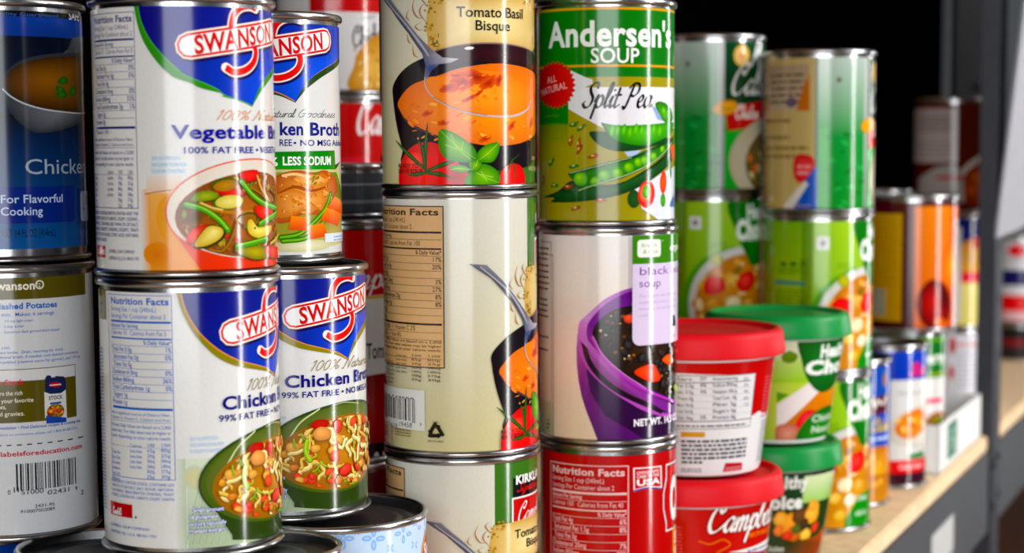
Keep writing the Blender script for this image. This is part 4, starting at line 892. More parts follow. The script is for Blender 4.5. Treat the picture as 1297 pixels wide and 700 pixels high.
def pea_label():
    s = art_of('pea', 'a0962a', 'a49a2c', 3.0, 4.6); g = '107a24'; y = 'd8a028'; s.view('pea').crop(680, 130, 4.517)
    R = random.Random(9)
    s.poly([(180, 40), (380, 150), (420, 175), (900, 150), (900, -80), (180, -80)], 'e6e6ea')
    s.poly([(500, 285), (600, 275), (560, 310), (520, 312)], 'b8c8e4')
    s.rect(15, -40, 180, 262, 'a0962a', g); s.rect(15, -40, 180, 130, g)
    s.crop(680, 0, 4.667); s.rect(-900, -60, 900, 474, g); s.poly([(200, 420), (290, 462), (330, 474), (330, 500), (200, 560)], 'e2e2e6')
    for y0 in (76, 404): s.rect(-900, y0 - 1, 900, y0 + 13, y)
    for y0, y1 in ((-900, 20),): pass
    s.text("Andersen's", 74, 285, 142, 'f2f4f0', x1=792, bold=.036); s.text('SOUP', 316, 376, 84, 'f2f4f0', x1=606, bold=.02)
    n = 26; P = []
    for i in range(2 * n):
        a = math.pi * i / n; r_ = (122, 104)[i % 2]; P.append((110 + r_ * math.cos(a), 508 + 1.18 * r_ * math.sin(a)))
    s.poly(P, 'd01428'); s.text('ALL', 62, 500, 38, 'f4c8c4', x1=118, ang=8); s.text('NATURAL', 28, 575, 40, 'f4c8c4', x1=184, ang=10)
    s.script('Split Pea', 268, 640, 70, '16141a', x1=672, nib=.3, pen=35, it=.35)
    s.crop(680, 130, 4.517)
    for t, x, yy, e in (('Low Fat', 46, 88, 126), ('Cholesterol', 46, 134, 160), ('Free', 56, 158, 96), ('No Preservatives', 44, 216, 150)): s.text(t, x, yy, 17, '6a9a2c', x1=e)
    pod = lambda P, c0, c1, m: s.fade(P, *m, c0, c1)
    pod([(300, 175), (340, 235), (420, 275), (520, 282), (640, 262), (760, 215), (700, 190), (380, 170)], '2c5a2c', '1c4420', (480, 240))
    pod([(366, 120), (385, 125), (500, 135), (640, 128), (780, 118), (768, 180), (700, 225), (600, 250), (500, 236), (430, 210), (400, 175)], '6cc034', '3a8a1e', (600, 175))
    for x in range(430, 720, 34): s.ell(x, 165 + R.uniform(-8, 8), 15, 34, '8ad84a', '55a82a', -10)
    s.stroke([(372, 122), (390, 150), (430, 205), (500, 240), (620, 250), (740, 205)], 6, '1c4a18')
    pod([(40, 545), (120, 510), (200, 450), (300, 470), (440, 470), (560, 430), (700, 350), (780, 230), (790, 280), (700, 410), (560, 500), (420, 545), (250, 570), (140, 575), (80, 572), (100, 548)], '2e6430', '173a1c', (400, 510))
    pod([(185, 412), (300, 372), (420, 340), (540, 312), (660, 260), (780, 205), (775, 240), (690, 330), (560, 400), (420, 450), (260, 490), (225, 460)], '4c9a34', '2a6a24', (480, 390))
    for x, yy, r_ in ((250, 440, 44), (335, 455, 32), (385, 420, 34), (462, 408, 33), (525, 375, 32), (580, 345, 28), (615, 335, 28), (668, 312, 27), (718, 270, 25)): s.ell(x, yy, r_, r_ * .92, 'a4d84a', '4f9a24', 0, 20, -r_ * .3, r_ * .3)
    s.stroke([(185, 412), (300, 385), (430, 345), (550, 318), (680, 262), (780, 200)], 13, '1c4a20'); s.stroke([(190, 408), (330, 372), (460, 338), (540, 318)], 4, 'b8c8a8')
    s.stroke([(235, 510), (340, 470), (460, 440), (560, 400), (660, 345), (770, 225)], 11, '246028'); s.stroke([(240, 506), (350, 468), (470, 432), (560, 398), (680, 330), (770, 230)], 4, 'c8d8b0')
    pod([(680, 5), (720, 0), (765, 40), (775, 100), (740, 120), (700, 80), (682, 40)], '6ab83a', '2e7420', (725, 70)); s.ell(725, 50, 14, 22, 'a0e060', '5ab030', 30); s.poly([(655, 20), (680, 35), (720, 110), (690, 100)], '9ab0d8')
    # bits strewn on the ground, tomato slices
    for x, yy, a in ((210, 130, 20), (255, 148, 40), (195, 222, 70), (240, 240, 80), (325, 310, 10), (85, 345, 40), (40, 450, 80), (105, 478, 0), (180, 485, 5), (370, 562, 0), (215, 368, 10), (225, 608, 20), (245, 270, 60)):
        c = R.choice([('8a3a14', 'c8783c'), ('7a3412', 'b86a34'), ('2e6a24', '4a8a34')]); s.ell(x, yy, 34, 13, c[1], c[0], a, 12, wob=.25, rnd=R); s.ell(x - 6, yy - 4, 10, 4, 'e0c8a0', ang=a)
    s.poly([(560, 500), (720, 400), (800, 360), (800, 700), (700, 680), (600, 610)], 'dfe3ea'); s.ell(555, 555, 40, 52, '2e5a2a', '244a22')
    s.ell(628, 528, 60, 80, 'e8502a', 'd83a1c', -8, 24); s.ell(622, 520, 44, 56, 'f0b090', 'e8603a', -8); s.ell(626, 512, 30, 40, '8ad04a', '3f8a24', -8)
    s.ell(722, 460, 36, 66, 'f07a3a', 'd8401c', -4); s.ell(720, 562, 26, 40, '6cb83a', '3a8420', 0); s.poly([(760, 250), (800, 230), (800, 340), (770, 330)], 'e0702a'); s.poly([(745, 600), (780, 520), (785, 600)], '5a78b0'); s.ell(760, 380, 22, 60, '2e8a3a', '1c6a2c', 10)
    return s
def bean_label():
    s = art_of('bean', 'e2ccb2', 'e2e0de', 3.0, 4.6); s.view('bean').crop(680, 290, 4.667); pu = '5a1a6e'
    s.frame(-330, 70, 88, 1370, 4, '2a2420')
    for i, (x0, yy) in enumerate([(30, 110), (20, 142), (22, 172), (30, 210), (30, 245), (26, 278), (30, 312), (24, 345), (22, 408), (24, 440), (22, 472), (28, 505), (26, 625), (24, 700), (22, 1010)]): s.fine(-300, yy - 8, x0 + 42, yy + 8, 1, '3a3430', i, .7)
    s.crop(680, 420, 4.828); s.rect(-300, 400, 100, 610, 'aab090', 'c8c0a0'); s.frame(-330, -480, 102, 612, 4, '2a2420'); s.fine(62, 530, 78, 600, 3, '4a4a40')
    # purple bowl
    s.poly([(300, -60), (248, 20), (242, 110), (244, 200), (254, 300), (274, 400), (304, 495), (338, 580), (380, 690), (850, 690), (850, -60)], ['a060a8', 'b074b4', '9c509c', '8a3a8a', '7c3084', '742a7c', '6a2474', '602070', '521a5e', '38124a', '5a1e6a'])
    s.poly([(300, 230), (330, 380), (420, 520), (560, 600), (700, 690), (1100, 690), (1200, 480), (700, 480), (520, 400), (380, 280)], ['481a58', '40164e', '361244', '300f3c', '2c0d3a', '2c0d38', '280b34', '2c0e3a', '331142', '3c154c'])
    s.stroke([(262, 0), (275, 130), (340, 250), (440, 340), (560, 420), (700, 490), (880, 540)], 26, 'b05ab0'); s.stroke([(285, 60), (320, 190), (420, 310), (560, 400), (760, 490)], 34, '22101e')
    s.view('bean').crop(680, 290, 4.667); s.ell(760, 655, 475, 300, 'd8b4dc', 'c488c8', -12, 48) if 0 else None
    cx_, cy_ = 760, 640
    lower = [(246, 640), (275, 735), (340, 850), (440, 935), (560, 1005), (700, 1075), (835, 1120)]
    s.poly([(246, 640), (250, 560), (275, 530), (330, 480), (400, 420), (480, 378), (560, 352), (700, 330), (835, 330), (835, 1090), (760, 1080), (640, 1010), (520, 930), (400, 820), (310, 720)], ['b878c0', 'c488c8', 'c898d0', 'c490cc', 'b070bc', 'a860b4', '9a50a8', '8a40a0', '7a3898', '6a2a7c', '7a3088', '8a3894', 'a04aa4', 'b05cb0', 'b46cb8'], 5)
    s.poly([(295, 640), (300, 570), (345, 505), (410, 445), (490, 398), (560, 372), (700, 350), (835, 350), (835, 1040), (770, 1015), (640, 955), (500, 868), (390, 755), (325, 690)], ['8a3a9a', '7a2c90', '7c2e94', '722a8c', '6a2284', '64207e', '601c7a', '601c7a', '401456', '4a1660', '521a68', '5a1e70', '6c2a80', '7c3490'], 5)
    BE = [('disc', 26, ['1c1418', '241a1c', '181014']), ('disc', 22, ['2a1c18', '1a1214']), ('bean', 22, ['1e1416', '2a1a16']), ('chunk', 12, ['6a4224', '8a5a2c', '5a3a20']), ('chunk', 8, ['c8a878', 'd8c8a8', '8a6a3c'])]
    s.fill([(328, 640), (336, 590), (385, 525), (460, 480), (560, 455), (700, 440), (830, 440), (832, 1020), (770, 995), (640, 935), (500, 845), (400, 745), (345, 685)], '3c2818', '26180f', BE, 14, 330)
    s.bit(s.p(540, 530), ('chunk', 44, ['d8562c']), random.Random(1)); s.crop(680, 420, 4.828)
    s.fade([(590, 245), (680, 200), (720, 220), (745, 290), (700, 310), (640, 290)], 680, 240, 'f06a3c', 'd84a1c'); s.fade([(755, 175), (795, 140), (822, 180), (795, 205)], 790, 170, 'f8803c', 'e0581c'); s.fade([(825, 330), (860, 320), (870, 370), (835, 375)], 850, 350, 'c8d83c', '8aa020')
    s.stroke([(340, 40), (400, 150), (520, 270), (660, 360), (800, 420), (900, 445)], 16, 'b24ab4'); s.stroke([(345, 30), (410, 150), (530, 262), (660, 350)], 5, 'd8a0d8')
    s.text('NET WT. 14.5 OZ.', 586, 580, 40, 'f0eaf2', x1=756, fit='NET WT.', bold=.05)
    # name panel
    s.crop(680, 290, 4.667); a = s.box(560, 20, 560, 690); u0 = a[0]; u1 = u0 + 47
    n = 6; r_ = 4.; B = s.p(690, 685)[1]; P = [(u0, 200), (u0, B + r_)] + [(u0 + r_ - r_ * math.cos(t), B + r_ - r_ * math.sin(t)) for t in np.linspace(0, math.pi / 2, n)] + [(u1, B), (u1, 200)]
    s.upoly(P, 'd9cce2'); v = s.p(690, 206)[1]; s.quad(u0, v, u1, 200, '4a8420')
    s.rrect(588, 66, 722, 170, 20, 'e8ece4'); s.text('fresh', 612, 112, 24, '7aa05a', x1=702, bold=-.005); s.text('& easy', 620, 148, 24, '7aa05a', x1=706); s.text('TM', 722, 78, 9, 'c8d8c0', x1=738)
    s.text('organic', 774, 130, 40, 'e8ece4', w=210, bold=.03)
    s.text('black bean', 596, 276, 46, '7a4a9a', x1=818, fit='black bea'); s.text('soup', 596, 348, 46, '7a4a9a', x1=722)
    for i, (t, e) in enumerate((('Our organic black bean soup', 808), ('organic black beans, tomatoes', 808), ('tomatoes, carrots and peppers', 808), ('a spark.', 655))): s.text(t, 596, 408 + i * 38, 18, 'b89acb', x1=e, bold=-.004)
    o = s.p(796, 572); s.ell(0, 0, 36, 66, '1c1a1e', mm=o); s.clips = [(0, -1, o[1] - .4)]; s.ell(0, 0, 32, 62, 'e4e0ea', mm=o); s.clips = []; s.text('1', 790, 618, 26, '3a3a40', w=10); s.text('VEG', 774, 562, 15, 'd8d8dc', w=46)
    return s
def chunky_label():
    s = art_of('redchunky', 'b01024'); s.view('redchunky').crop(475, 550, 3.2425); w = 'e6c8c6'
    s.frame(722, 130, 1042, 900, 4, w)
    rows = [(1.7, 'Nutrition Facts', None, .04, 1), (1.2, 'Serving Size 1 cup (240mL)', None), (1.2, 'Servings Per Container about 2', None), (.6, '-', .4), (1, 'Amount Per Serving', None, .02), (.16, '-', .08), (1.2, 'Calories 150   Calories from Fat 40', None), (.5, '-', .26), (1.0, None, '% Daily Value*', .02)]
    for a, b in (('Total Fat 4g', '6%'), ('  Saturated Fat 1.5g', '8%'), ('  Trans Fat 0g', None), ('Cholesterol 20mg', '7%'), ('Sodium 850mg', '35%'), ('Total Carbohydrate 21g', '7%'), ('  Dietary Fiber 4g', '16%'), ('  Sugars 4g', None), ('Protein 8g', None)): rows += [(.14, '-', .08), (1.25, a, b, .015)]
    s.facts(730, 138, 1034, 640, rows, w); s.fine(730, 650, 1030, 890, 9, w, 4)
    s.poly([(1060, 140), (1176, 130), (1178, 225), (1120, 222), (1062, 238)], 'e8e0e0'); s.poly([(1066, 145), (1171, 136), (1173, 216), (1120, 214), (1067, 228)], 'b82034')
    for t, yy, h in (('COOKED WITH', 168, 12), ('CARE IN THE', 184, 12)): s.text(t, 1074, yy, h, 'f0e4e4', x1=1166, bold=.02)
    s.text('USA', 1074, 214, 24, 'f4ecec', x1=1168, bold=.05); s.stroke([(1064, 234), (1120, 222), (1176, 224)], 6, '3a4a9a')
    u = s.p(1200, 250)[0]; v0, v1 = s.p(1230, 372)[1], s.p(1230, 122)[1]; v2, v3 = s.p(1230, 340)[1], s.p(1230, 175)[1]
    for d, c in ((1.5, 'eceaea'), (.7, '4a0810'), (0, 'c01428')): s.upoly([(u - d, v0 - d), (u + 62, v0 - d), (u + 62, v1 + d), (u - d, v1 + d), (u - d, v3 + d), (u - 2.6 - d, (v2 + v3) / 2 + 4), (u - 2.6 - d, (v2 + v3) / 2 - 4), (u - d, v2 - d)], c)
    s.utext('CHUNKY', u + 3.5, v0 + 5, (v1 - v0) * .62, 'f4f2f0', 56, bold=.08, out=(.05, '1c0a0c'))
    a = s.p(1222, 386); s.quad(a[0], 0, a[0] + 50, a[1], 'c8a040'); s.quad(a[0] + 1.6, 0, a[0] + 48, a[1] - 1.4, 'd8942a')
    s.utext('SIRLOIN', a[0] + 3, a[1] - 9, 6, 'f4f0e0', 40, bold=.05); s.utext('SOUP', a[0] + 3, a[1] - 17, 6, 'f4f0e0', 24, bold=.05)
    return s
# ------------------------------------------------------------------ the softer, farther labels
def tub_art(R0, Rb, base, H=.0672): return Art((R0 + Rb) * 500 + .7, 2.6, H * 1000 - 1.5, base, slope=(R0 - Rb) / H)
def red_bowl_label():
    s = tub_art(.0462, .0375, 'b81024'); s.view('bowlup').crop(850, 460, 4.667)
    s.poly([(-300, 700), (-300, 20), (20, 20), (20, 60), (484, 68), (462, 322), (520, 285), (560, 300), (620, 260), (640, 700)], 'e2e2e2')
    s.rect(-300, 80, 484, 345, 'dfdfe0'); k = '4a4a52'
    for i, (a, b, c_, d) in enumerate((('Serv.', '%DV*', 'Amount/serving', '%DV'), ('Fat 2.5g', '4%', 'Sodium 890mg', '37%'), ('Sat. 0.5g', '3%', 'Potassium 390mg', '9%'), ('Trans 0g', None, 'Total Carb. 18g', '6%'), ('Mono. Fat 0g', None, 'Fiber 3g', '12%'), ('Chol. Fat 0g', None, 'Sugars 6g', None), ('Chol. 10mg', '3%', 'Protein 8g', None))):
        yy = 106 + i * 38
        s.text(a, 34, yy, 21, k, w=95, bold=.02); s.text(c_, 245, yy, 21, k, w=150, bold=.02)
        if b: s.text(b, 170, yy, 21, k, w=38, bold=.02)
        if d: s.text(d, 428, yy, 21, k, w=38)
        s.rect(10, yy + 10, 470, yy + (15 if i in (0, 6) else 11), k)
    s.frame(-250, 76, 482, 394, 4, k); s.fine(30, 362, 440, 384, 1, k, 4)
    s.rect(58, 410, 200, 440, 'c89a3c'); s.fine(60, 452, 440, 600, 6, '5a5a62', 8, .6, .3); s.fine(60, 620, 180, 648, 2, '5a5a62', 2)
    s.poly([(320, 592), (420, 588), (416, 650), (300, 660)], 'b01434'); s.fine(320, 610, 410, 650, 3, 'd8a0a8', 5)
    s.fine(520, 330, 580, 560, 14, '8a8a92', 9); s.fine(545, 70, 600, 300, 12, 'd86a74', 3)
    # the front of the bowl, seen on the lower one
    s.view('bowllow', -96).crop(840, 540, 4.377)
    s.script("Campbell's", 232, 590, 78, 'f4f0ee', w=560, nib=.28, pen=35, it=.3, out=(.12, '7a0a18'))
    s.text('HEALTHY REQUEST', 470, 618, 24, 'e8902c', w=220, bold=.03)
    s.poly([(360, 700), (420, 690), (640, 600), (900, 560), (1200, 700)], 'ecebe8'); s.stroke([(200, 640), (260, 655), (330, 630), (370, 660), (300, 700)], 10, 'd8722c'); s.fine(470, 650, 640, 700, 2, '6a6a9a')
    s.fade([(560, 760), (640, 690), (800, 660), (1000, 690), (1050, 800)], 800, 740, 'e0a04a', 'b8702a')
    return s
def leaf_badge(s, x, y, w, h, t1=True):
    s.fade([(x - w, y - h), (x + w, y - h), (x + w * .98, y), (x + w * .6, y + h * .7), (x, y + h), (x - w * .6, y + h * .7), (x - w * .98, y)], x, y, '1c7a34', '0f5a24')
def green_tub_label():
    s = tub_art(.0425, .0315, 'b8d06a'); s.view('tubup').crop(970, 410, 4.373)
    s.rect(-400, 60, 700, 330, '9cc83c', 'd4dca8'); s.rect(50, 90, 210, 200, 'd0d8b0', 'd8dcc8'); s.ell(132, 188, 42, 36, '7a9a34', '5f7f24', wob=.1); s.fine(110, 180, 158, 205, 2, '4a6a20')
    s.poly([(60, 450), (240, 330), (300, 380), (100, 560), (60, 600)], 'e6e2e0'); s.poly([(60, 440), (130, 395), (60, 380)], '5a9a24')
    s.poly([(100, 560), (300, 370), (400, 340), (400, 660), (60, 670)], ['b87a3c', 'd88a34', 'e0b050', 'b86a2c', 'a8603c']); s.fade([(170, 540), (230, 480), (300, 500), (240, 560), (180, 590)], 220, 520, 'e84a5a', 'c82a34'); s.fade([(60, 570), (150, 560), (190, 600), (150, 660), (60, 660)], 120, 610, 'd8a08c', 'b86a5a')
    s.ell(380, 380, 30, 50, 'e8803c', 'd85a1c'); s.poly([(400, 330), (600, 330), (600, 660), (380, 660)], 'b4d470')
    leaf_badge(s, 312, 225, 112, 158)
    s.text('Healthy', 300, 190, 68, 'eef4ee', x1=446, bold=.06); s.text('Choice', 218, 285, 72, 'eef4ee', x1=416, fit='Choi', bold=.07)
    s.fade([(170, 655), (190, 580), (260, 500), (340, 455), (372, 470), (372, 560), (340, 640), (260, 662)], 300, 580, '2c8a2c', '1c6a24')
    s.text('Chicken', 252, 548, 38, 'dce8d8', x1=362, bold=.02); s.text('Noodle', 248, 608, 38, 'dce8d8', x1=350, bold=.02)
    return s
def dark_tub_label():
    s = tub_art(.0425, .0315, '1a3a1c'); s.view('tublow', 0).crop(840, 540, 4.377)
    s.rect(400, 230, 812, 460, '143c22', '1c4a2c'); s.rect(780, 230, 1200, 420, '8ac04a', 'd8e4c0'); s.rect(300, 430, 1200, 800, '1a3a1c', '24421c')
    s.text('Healthy', 520, 345, 66, 'e8eee8', x1=800, bold=.05); s.text('Choice', 470, 452, 72, 'e8eee8', x1=770, bold=.07)
    R = random.Random(3)
    for x, yy, r_, c in ((700, 540, 70, 'd8902c'), (650, 520, 46, 'e0a83c'), (760, 500, 52, '5a3a1c'), (830, 480, 62, 'e0a83c'), (720, 600, 50, 'b8681c'), (790, 600, 40, 'e0b44a'), (840, 560, 34, 'c8401c'), (690, 610, 34, 'c83a1c'), (740, 570, 36, '4a5a1c'), (780, 540, 34, '3a2a18'), (640, 580, 34, 'd8782c'), (830, 440, 36, 'd89a3c')): s.ell(x, yy, r_, r_ * .85, np.minimum(lin(c) * 1.4, 1), c, R.uniform(0, 90), 16, -r_ * .3, r_ * .3, .12, R)
    s.poly([(620, 610), (720, 640), (860, 600), (880, 560), (900, 640), (850, 720), (640, 720)], ['1c3a1c', '3a3a1c', 'b05a2c', 'c86a34', 'a84a24', '8a3a1c', '1c3a1c']); s.text('Chicken', 560, 696, 34, 'd8e0d4', w=120, bold=.02)
    return s
def choice_can_label():
    s = art_of('hc', '7aa82c', 'a8cc58'); s.view('hcup').crop(855, 240, 4.376)
    s.rect(490, 150, 762, 720, '8a9a30', '6f9a38'); s.rect(540, 180, 700, 720, 'a8b83c', '86b048')
    for i in range(3): s.ell(600 + i * 55, 415, 22, 12, '3f6a24'); s.fine(575 + i * 55, 430, 622 + i * 55, 470, 2, '4a7a2c', i)
    s.rect(552, 508, 726, 532, '5a8a7a'); s.fine(555, 550, 720, 690, 7, '6a8a2c', 3)
    s.view('hcb', -21.5).crop(855, 240, 4.376)
    s.fine(8, 260, 48, 640, 16, '567a24', 4); s.fine(190, 290, 290, 330, 3, '7aa03c', 6)
    s.fade([(40, 720), (60, 520), (140, 400), (250, 340), (360, 318), (480, 350), (640, 500), (700, 720)], 360, 620, '3f8420', '62a030')
    s.ell(380, 640, 325, 325, 'e2e0dc', 'd6d4d0', 0, 50); s.ell(384, 650, 292, 292, 'd89a3c', 'c0802c', 0, 44)
    R = random.Random(6)
    for _ in range(90):
        a, r_ = R.uniform(0, 6.28), 270 * math.sqrt(R.random()); s.ell(384 + r_ * math.cos(a), 650 + r_ * math.sin(a), R.uniform(14, 40), R.uniform(10, 22), R.choice(['e0b060', 'd08a30', 'e8c884', 'c87a28', 'dca048', 'f0dcb0']), ang=R.uniform(0, 180))
    for x, yy, r_ in ((220, 535, 66), (395, 515, 74), (300, 720, 60), (520, 640, 66), (180, 760, 50), (420, 830, 60)): s.ell(x, yy, r_, r_ * .8, 'f04030', 'c81c14', 20, 18, -r_ * .3, r_ * .3, .1, R)
    s.ell(345, 450, 34, 20, '6a5a2c', 'a87a30', 30); s.ell(320, 620, 60, 30, 'f4e4c4', 'e0c088'); s.ell(232, 392, 36, 34, 'c8c84a', 'a8a83c')
    s.rrect(82, 152, 146, 222, 6, 'eaeaea'); s.ell(113, 187, 15, 17, '4a4a4a'); s.ell(113, 187, 7, 8, 'c8c8c8')
    s.fade([(305, 60), (620, 60), (600, 250), (540, 360), (430, 425), (390, 360), (340, 240)], 460, 220, '1e8a2c', '14701f')
    s.text('Healthy', 395, 165, 78, 'f0f4ee', w=250, bold=.05); s.text('Choice', 340, 278, 100, 'f0f4ee', w=300, bold=.08)
    # the foot of the label, seen on the lowest tin
    s.view('hc', -14.5).crop(1040, 400, 2.333)
    s.fade([(15, 700), (20, 560), (60, 480), (150, 470), (300, 500), (300, 700)], 120, 560, 'd8aa4a', 'c88a2c')
    for x, yy, r_, c in ((105, 432, 26, 'e0382c'), (70, 500, 26, 'ecd8b0'), (40, 540, 20, 'e8c060'), (110, 500, 22, 'e0a850'), (55, 590, 20, 'd8b040'), (85, 545, 22, 'e8dcc0')): s.ell(x, yy, r_, r_ * .8, np.minimum(lin(c) * 1.3, 1), c, 20, 14, -5, 6)
    s.poly([(66, 640), (70, 600), (110, 530), (150, 500), (300, 490), (300, 640)], '2c8a24'); s.text('Chicken', 104, 548, 16, 'e8f0e4', w=60, bold=.02); s.text('with rice', 100, 592, 16, 'e8f0e4', w=60, bold=.02)
    return s
def callender_label():
    s = art_of('mc', '164a24', '1a4f28'); s.view('mc').crop(850, 30, 1.8926)
    s.rect(222, 80, 345, 470, 'c4ae78', 'bca97c'); s.rect(236, 100, 330, 210, 'b8a890', 'a8947c'); s.fine(240, 115, 320, 195, 5, '6a5a44', 3, .4); s.ell(288, 190, 16, 12, '6a5a6a'); s.poly([(300, 210), (318, 150), (332, 120), (332, 210)], 'b8702c')
    for yy in (235, 275, 300, 320): s.fine(228, yy - 6, 330 - (yy % 20) * 3, yy + 6, 1, '8a7444', yy, .7)
    s.fade([(292, 345), (300, 318), (320, 314), (342, 325), (344, 360), (326, 380), (300, 378)], 318, 346, 'e05a5a', 'c01c2c'); s.fine(302, 335, 335, 365, 2, 'e8a0a0'); s.poly([(275, 445), (345, 345), (352, 345), (352, 450), (275, 450)], '2458b4'); s.poly([(268, 440), (320, 378), (330, 385), (290, 448)], 'd8d4c8'); s.text('Thank you', 288, 440, 8, 'c8b048', w=48)
    s.rect(352, 80, 600, 470, '25a03c', '38b850')
    R = random.Random(8)
    for _ in range(60): s.ell(R.uniform(355, 560), R.uniform(200, 450), R.uniform(4, 16), R.uniform(2, 4), R.choice(['2c9a40', '17702a', '4ab05c', '126a22']), ang=R.uniform(-20, 20))
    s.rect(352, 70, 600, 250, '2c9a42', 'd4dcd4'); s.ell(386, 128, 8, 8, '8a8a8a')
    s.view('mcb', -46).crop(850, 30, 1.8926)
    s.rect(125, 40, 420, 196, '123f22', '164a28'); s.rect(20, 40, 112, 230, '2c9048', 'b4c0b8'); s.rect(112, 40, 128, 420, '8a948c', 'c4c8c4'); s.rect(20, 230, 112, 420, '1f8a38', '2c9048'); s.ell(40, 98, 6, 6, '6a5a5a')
    for _ in range(40): s.ell(R.uniform(20, 110), R.uniform(220, 410), R.uniform(4, 14), R.uniform(2, 4), R.choice(['2c8a44', '126a2a', '4ab060']), ang=R.uniform(-20, 20))
    s.ell(170, 78, 23, 26, 'e8d4a8', 'd8b460'); s.ell(168, 78, 12, 16, 'd89a6a', 'e0c090')
    s.script('Marie', 190, 100, 26, 'e8e8e4', w=110, nib=.22, it=.35); s.script('Callen', 138, 170, 34, 'eceae6', w=150, nib=.24, pen=35, it=.35)
    s.poly([(130, 215), (145, 200), (330, 178), (330, 240), (135, 258)], 'c01828'); s.script('Chicken', 152, 228, 15, 'f4e8e0', w=78, nib=.26, it=.2)
    s.ell(220, 330, 130, 104, 'd8d4c8', 'bcb49c', 0, 36); s.soup(224, 336, 112, 86, 0, '8a7a4c', '6a5a34', [('chunk', 16, ['e8dcb8', 'd8c898', 'c8b47c']), ('disc', 13, ['d86a2c', 'e07a34']), ('bean', 14, ['3f6a24', '2c4a1c']), ('noodle', 16, ['e8dcb0'])], 3, 50)
    s.fade([(100, 205), (118, 188), (150, 186), (158, 200), (150, 215), (115, 220)], 130, 202, 'f4c020', 'e09c14'); s.text('New', 118, 208, 9, '8a4a10', w=28)
    s.rect(40, 395, 420, 420, '2c5a2c')
    return s
def soft_labels():
    """labels of the tins out of focus at the far end and of those mostly hidden"""
    D = {}
    s = D['bluesoup'] = art_of('bluesoup', 'c89a54', '1c4aa8'); s.view('bluesoup').crop(1040, 400, 2.333); s.rect(-40, 110, 300, 400, '1c4ea8'); s.ell(188, 190, 10, 26, 'd8501c', '3a7a2c'); s.poly([(120, 250), (200, 225), (200, 280), (120, 300)], '5a2030')
    s.stroke([(142, 275), (150, 245), (160, 272), (168, 250), (180, 262), (192, 240)], 7, 'e8e4e0'); s.script('Chicken', 148, 345, 18, 'c8b040', w=90, nib=.25); s.fine(145, 352, 200, 372, 1, 'c8d4f0'); s.fade([(100, 420), (150, 390), (230, 400), (230, 560), (100, 560)], 160, 460, 'e8b050', 'b87430'); s.rect(60, 470, 260, 560, 'c08a44', 'b87834')
    for x, y in ((150, 420), (170, 440), (160, 500), (176, 490)): s.ell(x, y, 14, 10, 'e8c070', 'd09a44')
    s = D['chef'] = art_of('chef', 'dadad6'); s.view('chef').crop(1090, 400, 2.917); s.rect(-60, 100, 300, 240, '1c3ca8', '2446b4'); s.text('So', 186, 222, 44, 'e0345c', w=80, bold=.06, it=.2); s.text('Homestyle', 138, 295, 17, '8a8e98', w=115)
    s.fade([(95, 450), (110, 410), (160, 360), (240, 320), (300, 330), (300, 470), (240, 490), (150, 480)], 200, 420, 'e8e4dc', 'c8c4ba'); s.ell(196, 400, 82, 52, 'e8a83c', 'd07a1c', 18, 26)
    R = random.Random(2)
    for _ in range(26): s.ell(196 + R.uniform(-60, 60), 400 + R.uniform(-34, 34), R.uniform(6, 16), R.uniform(4, 10), R.choice(['f0c878', 'e88a2c', 'f4dca0', 'd8661c', 'e8b450']), ang=R.uniform(0, 180))
    s.poly([(176, 515), (230, 495), (235, 520), (180, 530)], '2c7a3c'); s.rect(-60, 536, 300, 585, 'd0202c'); s.text('Chicken Noodle', 142, 568, 18, 'f0d8d8', w=110, bold=.03); s.rect(-60, 585, 300, 640, '3a1624')
    s = D['beans'] = art_of('beans', '4a1018', '541420'); s.view('beans').crop(1090, 240, 3.5); s.rect(20, 108, 182, 584, 'c89a1c', 'd0a824')
    for i in range(14): s.fine(40, 130 + i * 22, 165, 140 + i * 22, 1, 'a87c18', i, .5)
    s.barcode(30, 440, 108, 560, '3a3028', 'd8d0b8', 5, 16); s.rect(238, 76, 395, 640, 'd06a10', 'e08a18'); s.rect(395, 76, 600, 640, 'b84a14', 'd86a18')
    s.fade([(380, 260), (410, 240), (430, 300), (420, 420), (385, 440), (360, 380)], 400, 340, 'f0a020', 'e07010'); s.fade([(245, 520), (270, 440), (320, 400), (380, 430), (400, 520), (370, 600), (290, 610)], 320, 500, 'c0342c', '5a0e10'); s.ell(372, 480, 26, 60, '3a0c0c', '6a1414'); s.ell(350, 590, 30, 24, 'e8903c', 'c85a1c'); s.rect(415, 130, 600, 640, 'c8c4be')
    s = D['corn'] = art_of('corn', 'd8d6d2'); s.view('corn').crop(1090, 400, 2.917); s.rect(-100, 80, 400, 232, '14702c'); s.rect(-100, 88, 400, 96, '8ac04a'); s.rect(-100, 215, 400, 222, 'a8c04a'); s.text('ervy', 246, 178, 42, 'f0f4ee', w=110, bold=.03); s.rect(240, 306, 300, 324, 'e0406c'); s.fade([(230, 400), (250, 370), (300, 350), (360, 370), (360, 400)], 290, 390, '6a9a2c', 'a83a24'); s.ell(340, 110, 14, 34, 'c02040'); s.ell(335, 210, 12, 26, 'c02040')
    s = D['white'] = art_of('white', 'dcdce2'); s.view('white').crop(1090, 400, 2.917); s.ell(340, 110, 12, 34, 'c01838', 'b01430'); s.ell(335, 210, 10, 26, 'c01838')
    s.fine(358, 90, 440, 120, 1, 'd89aa0', 3); s.fine(350, 130, 440, 270, 8, 'b8bcc8', 6); s.fine(350, 290, 440, 340, 2, '8a8a90', 2, .8)
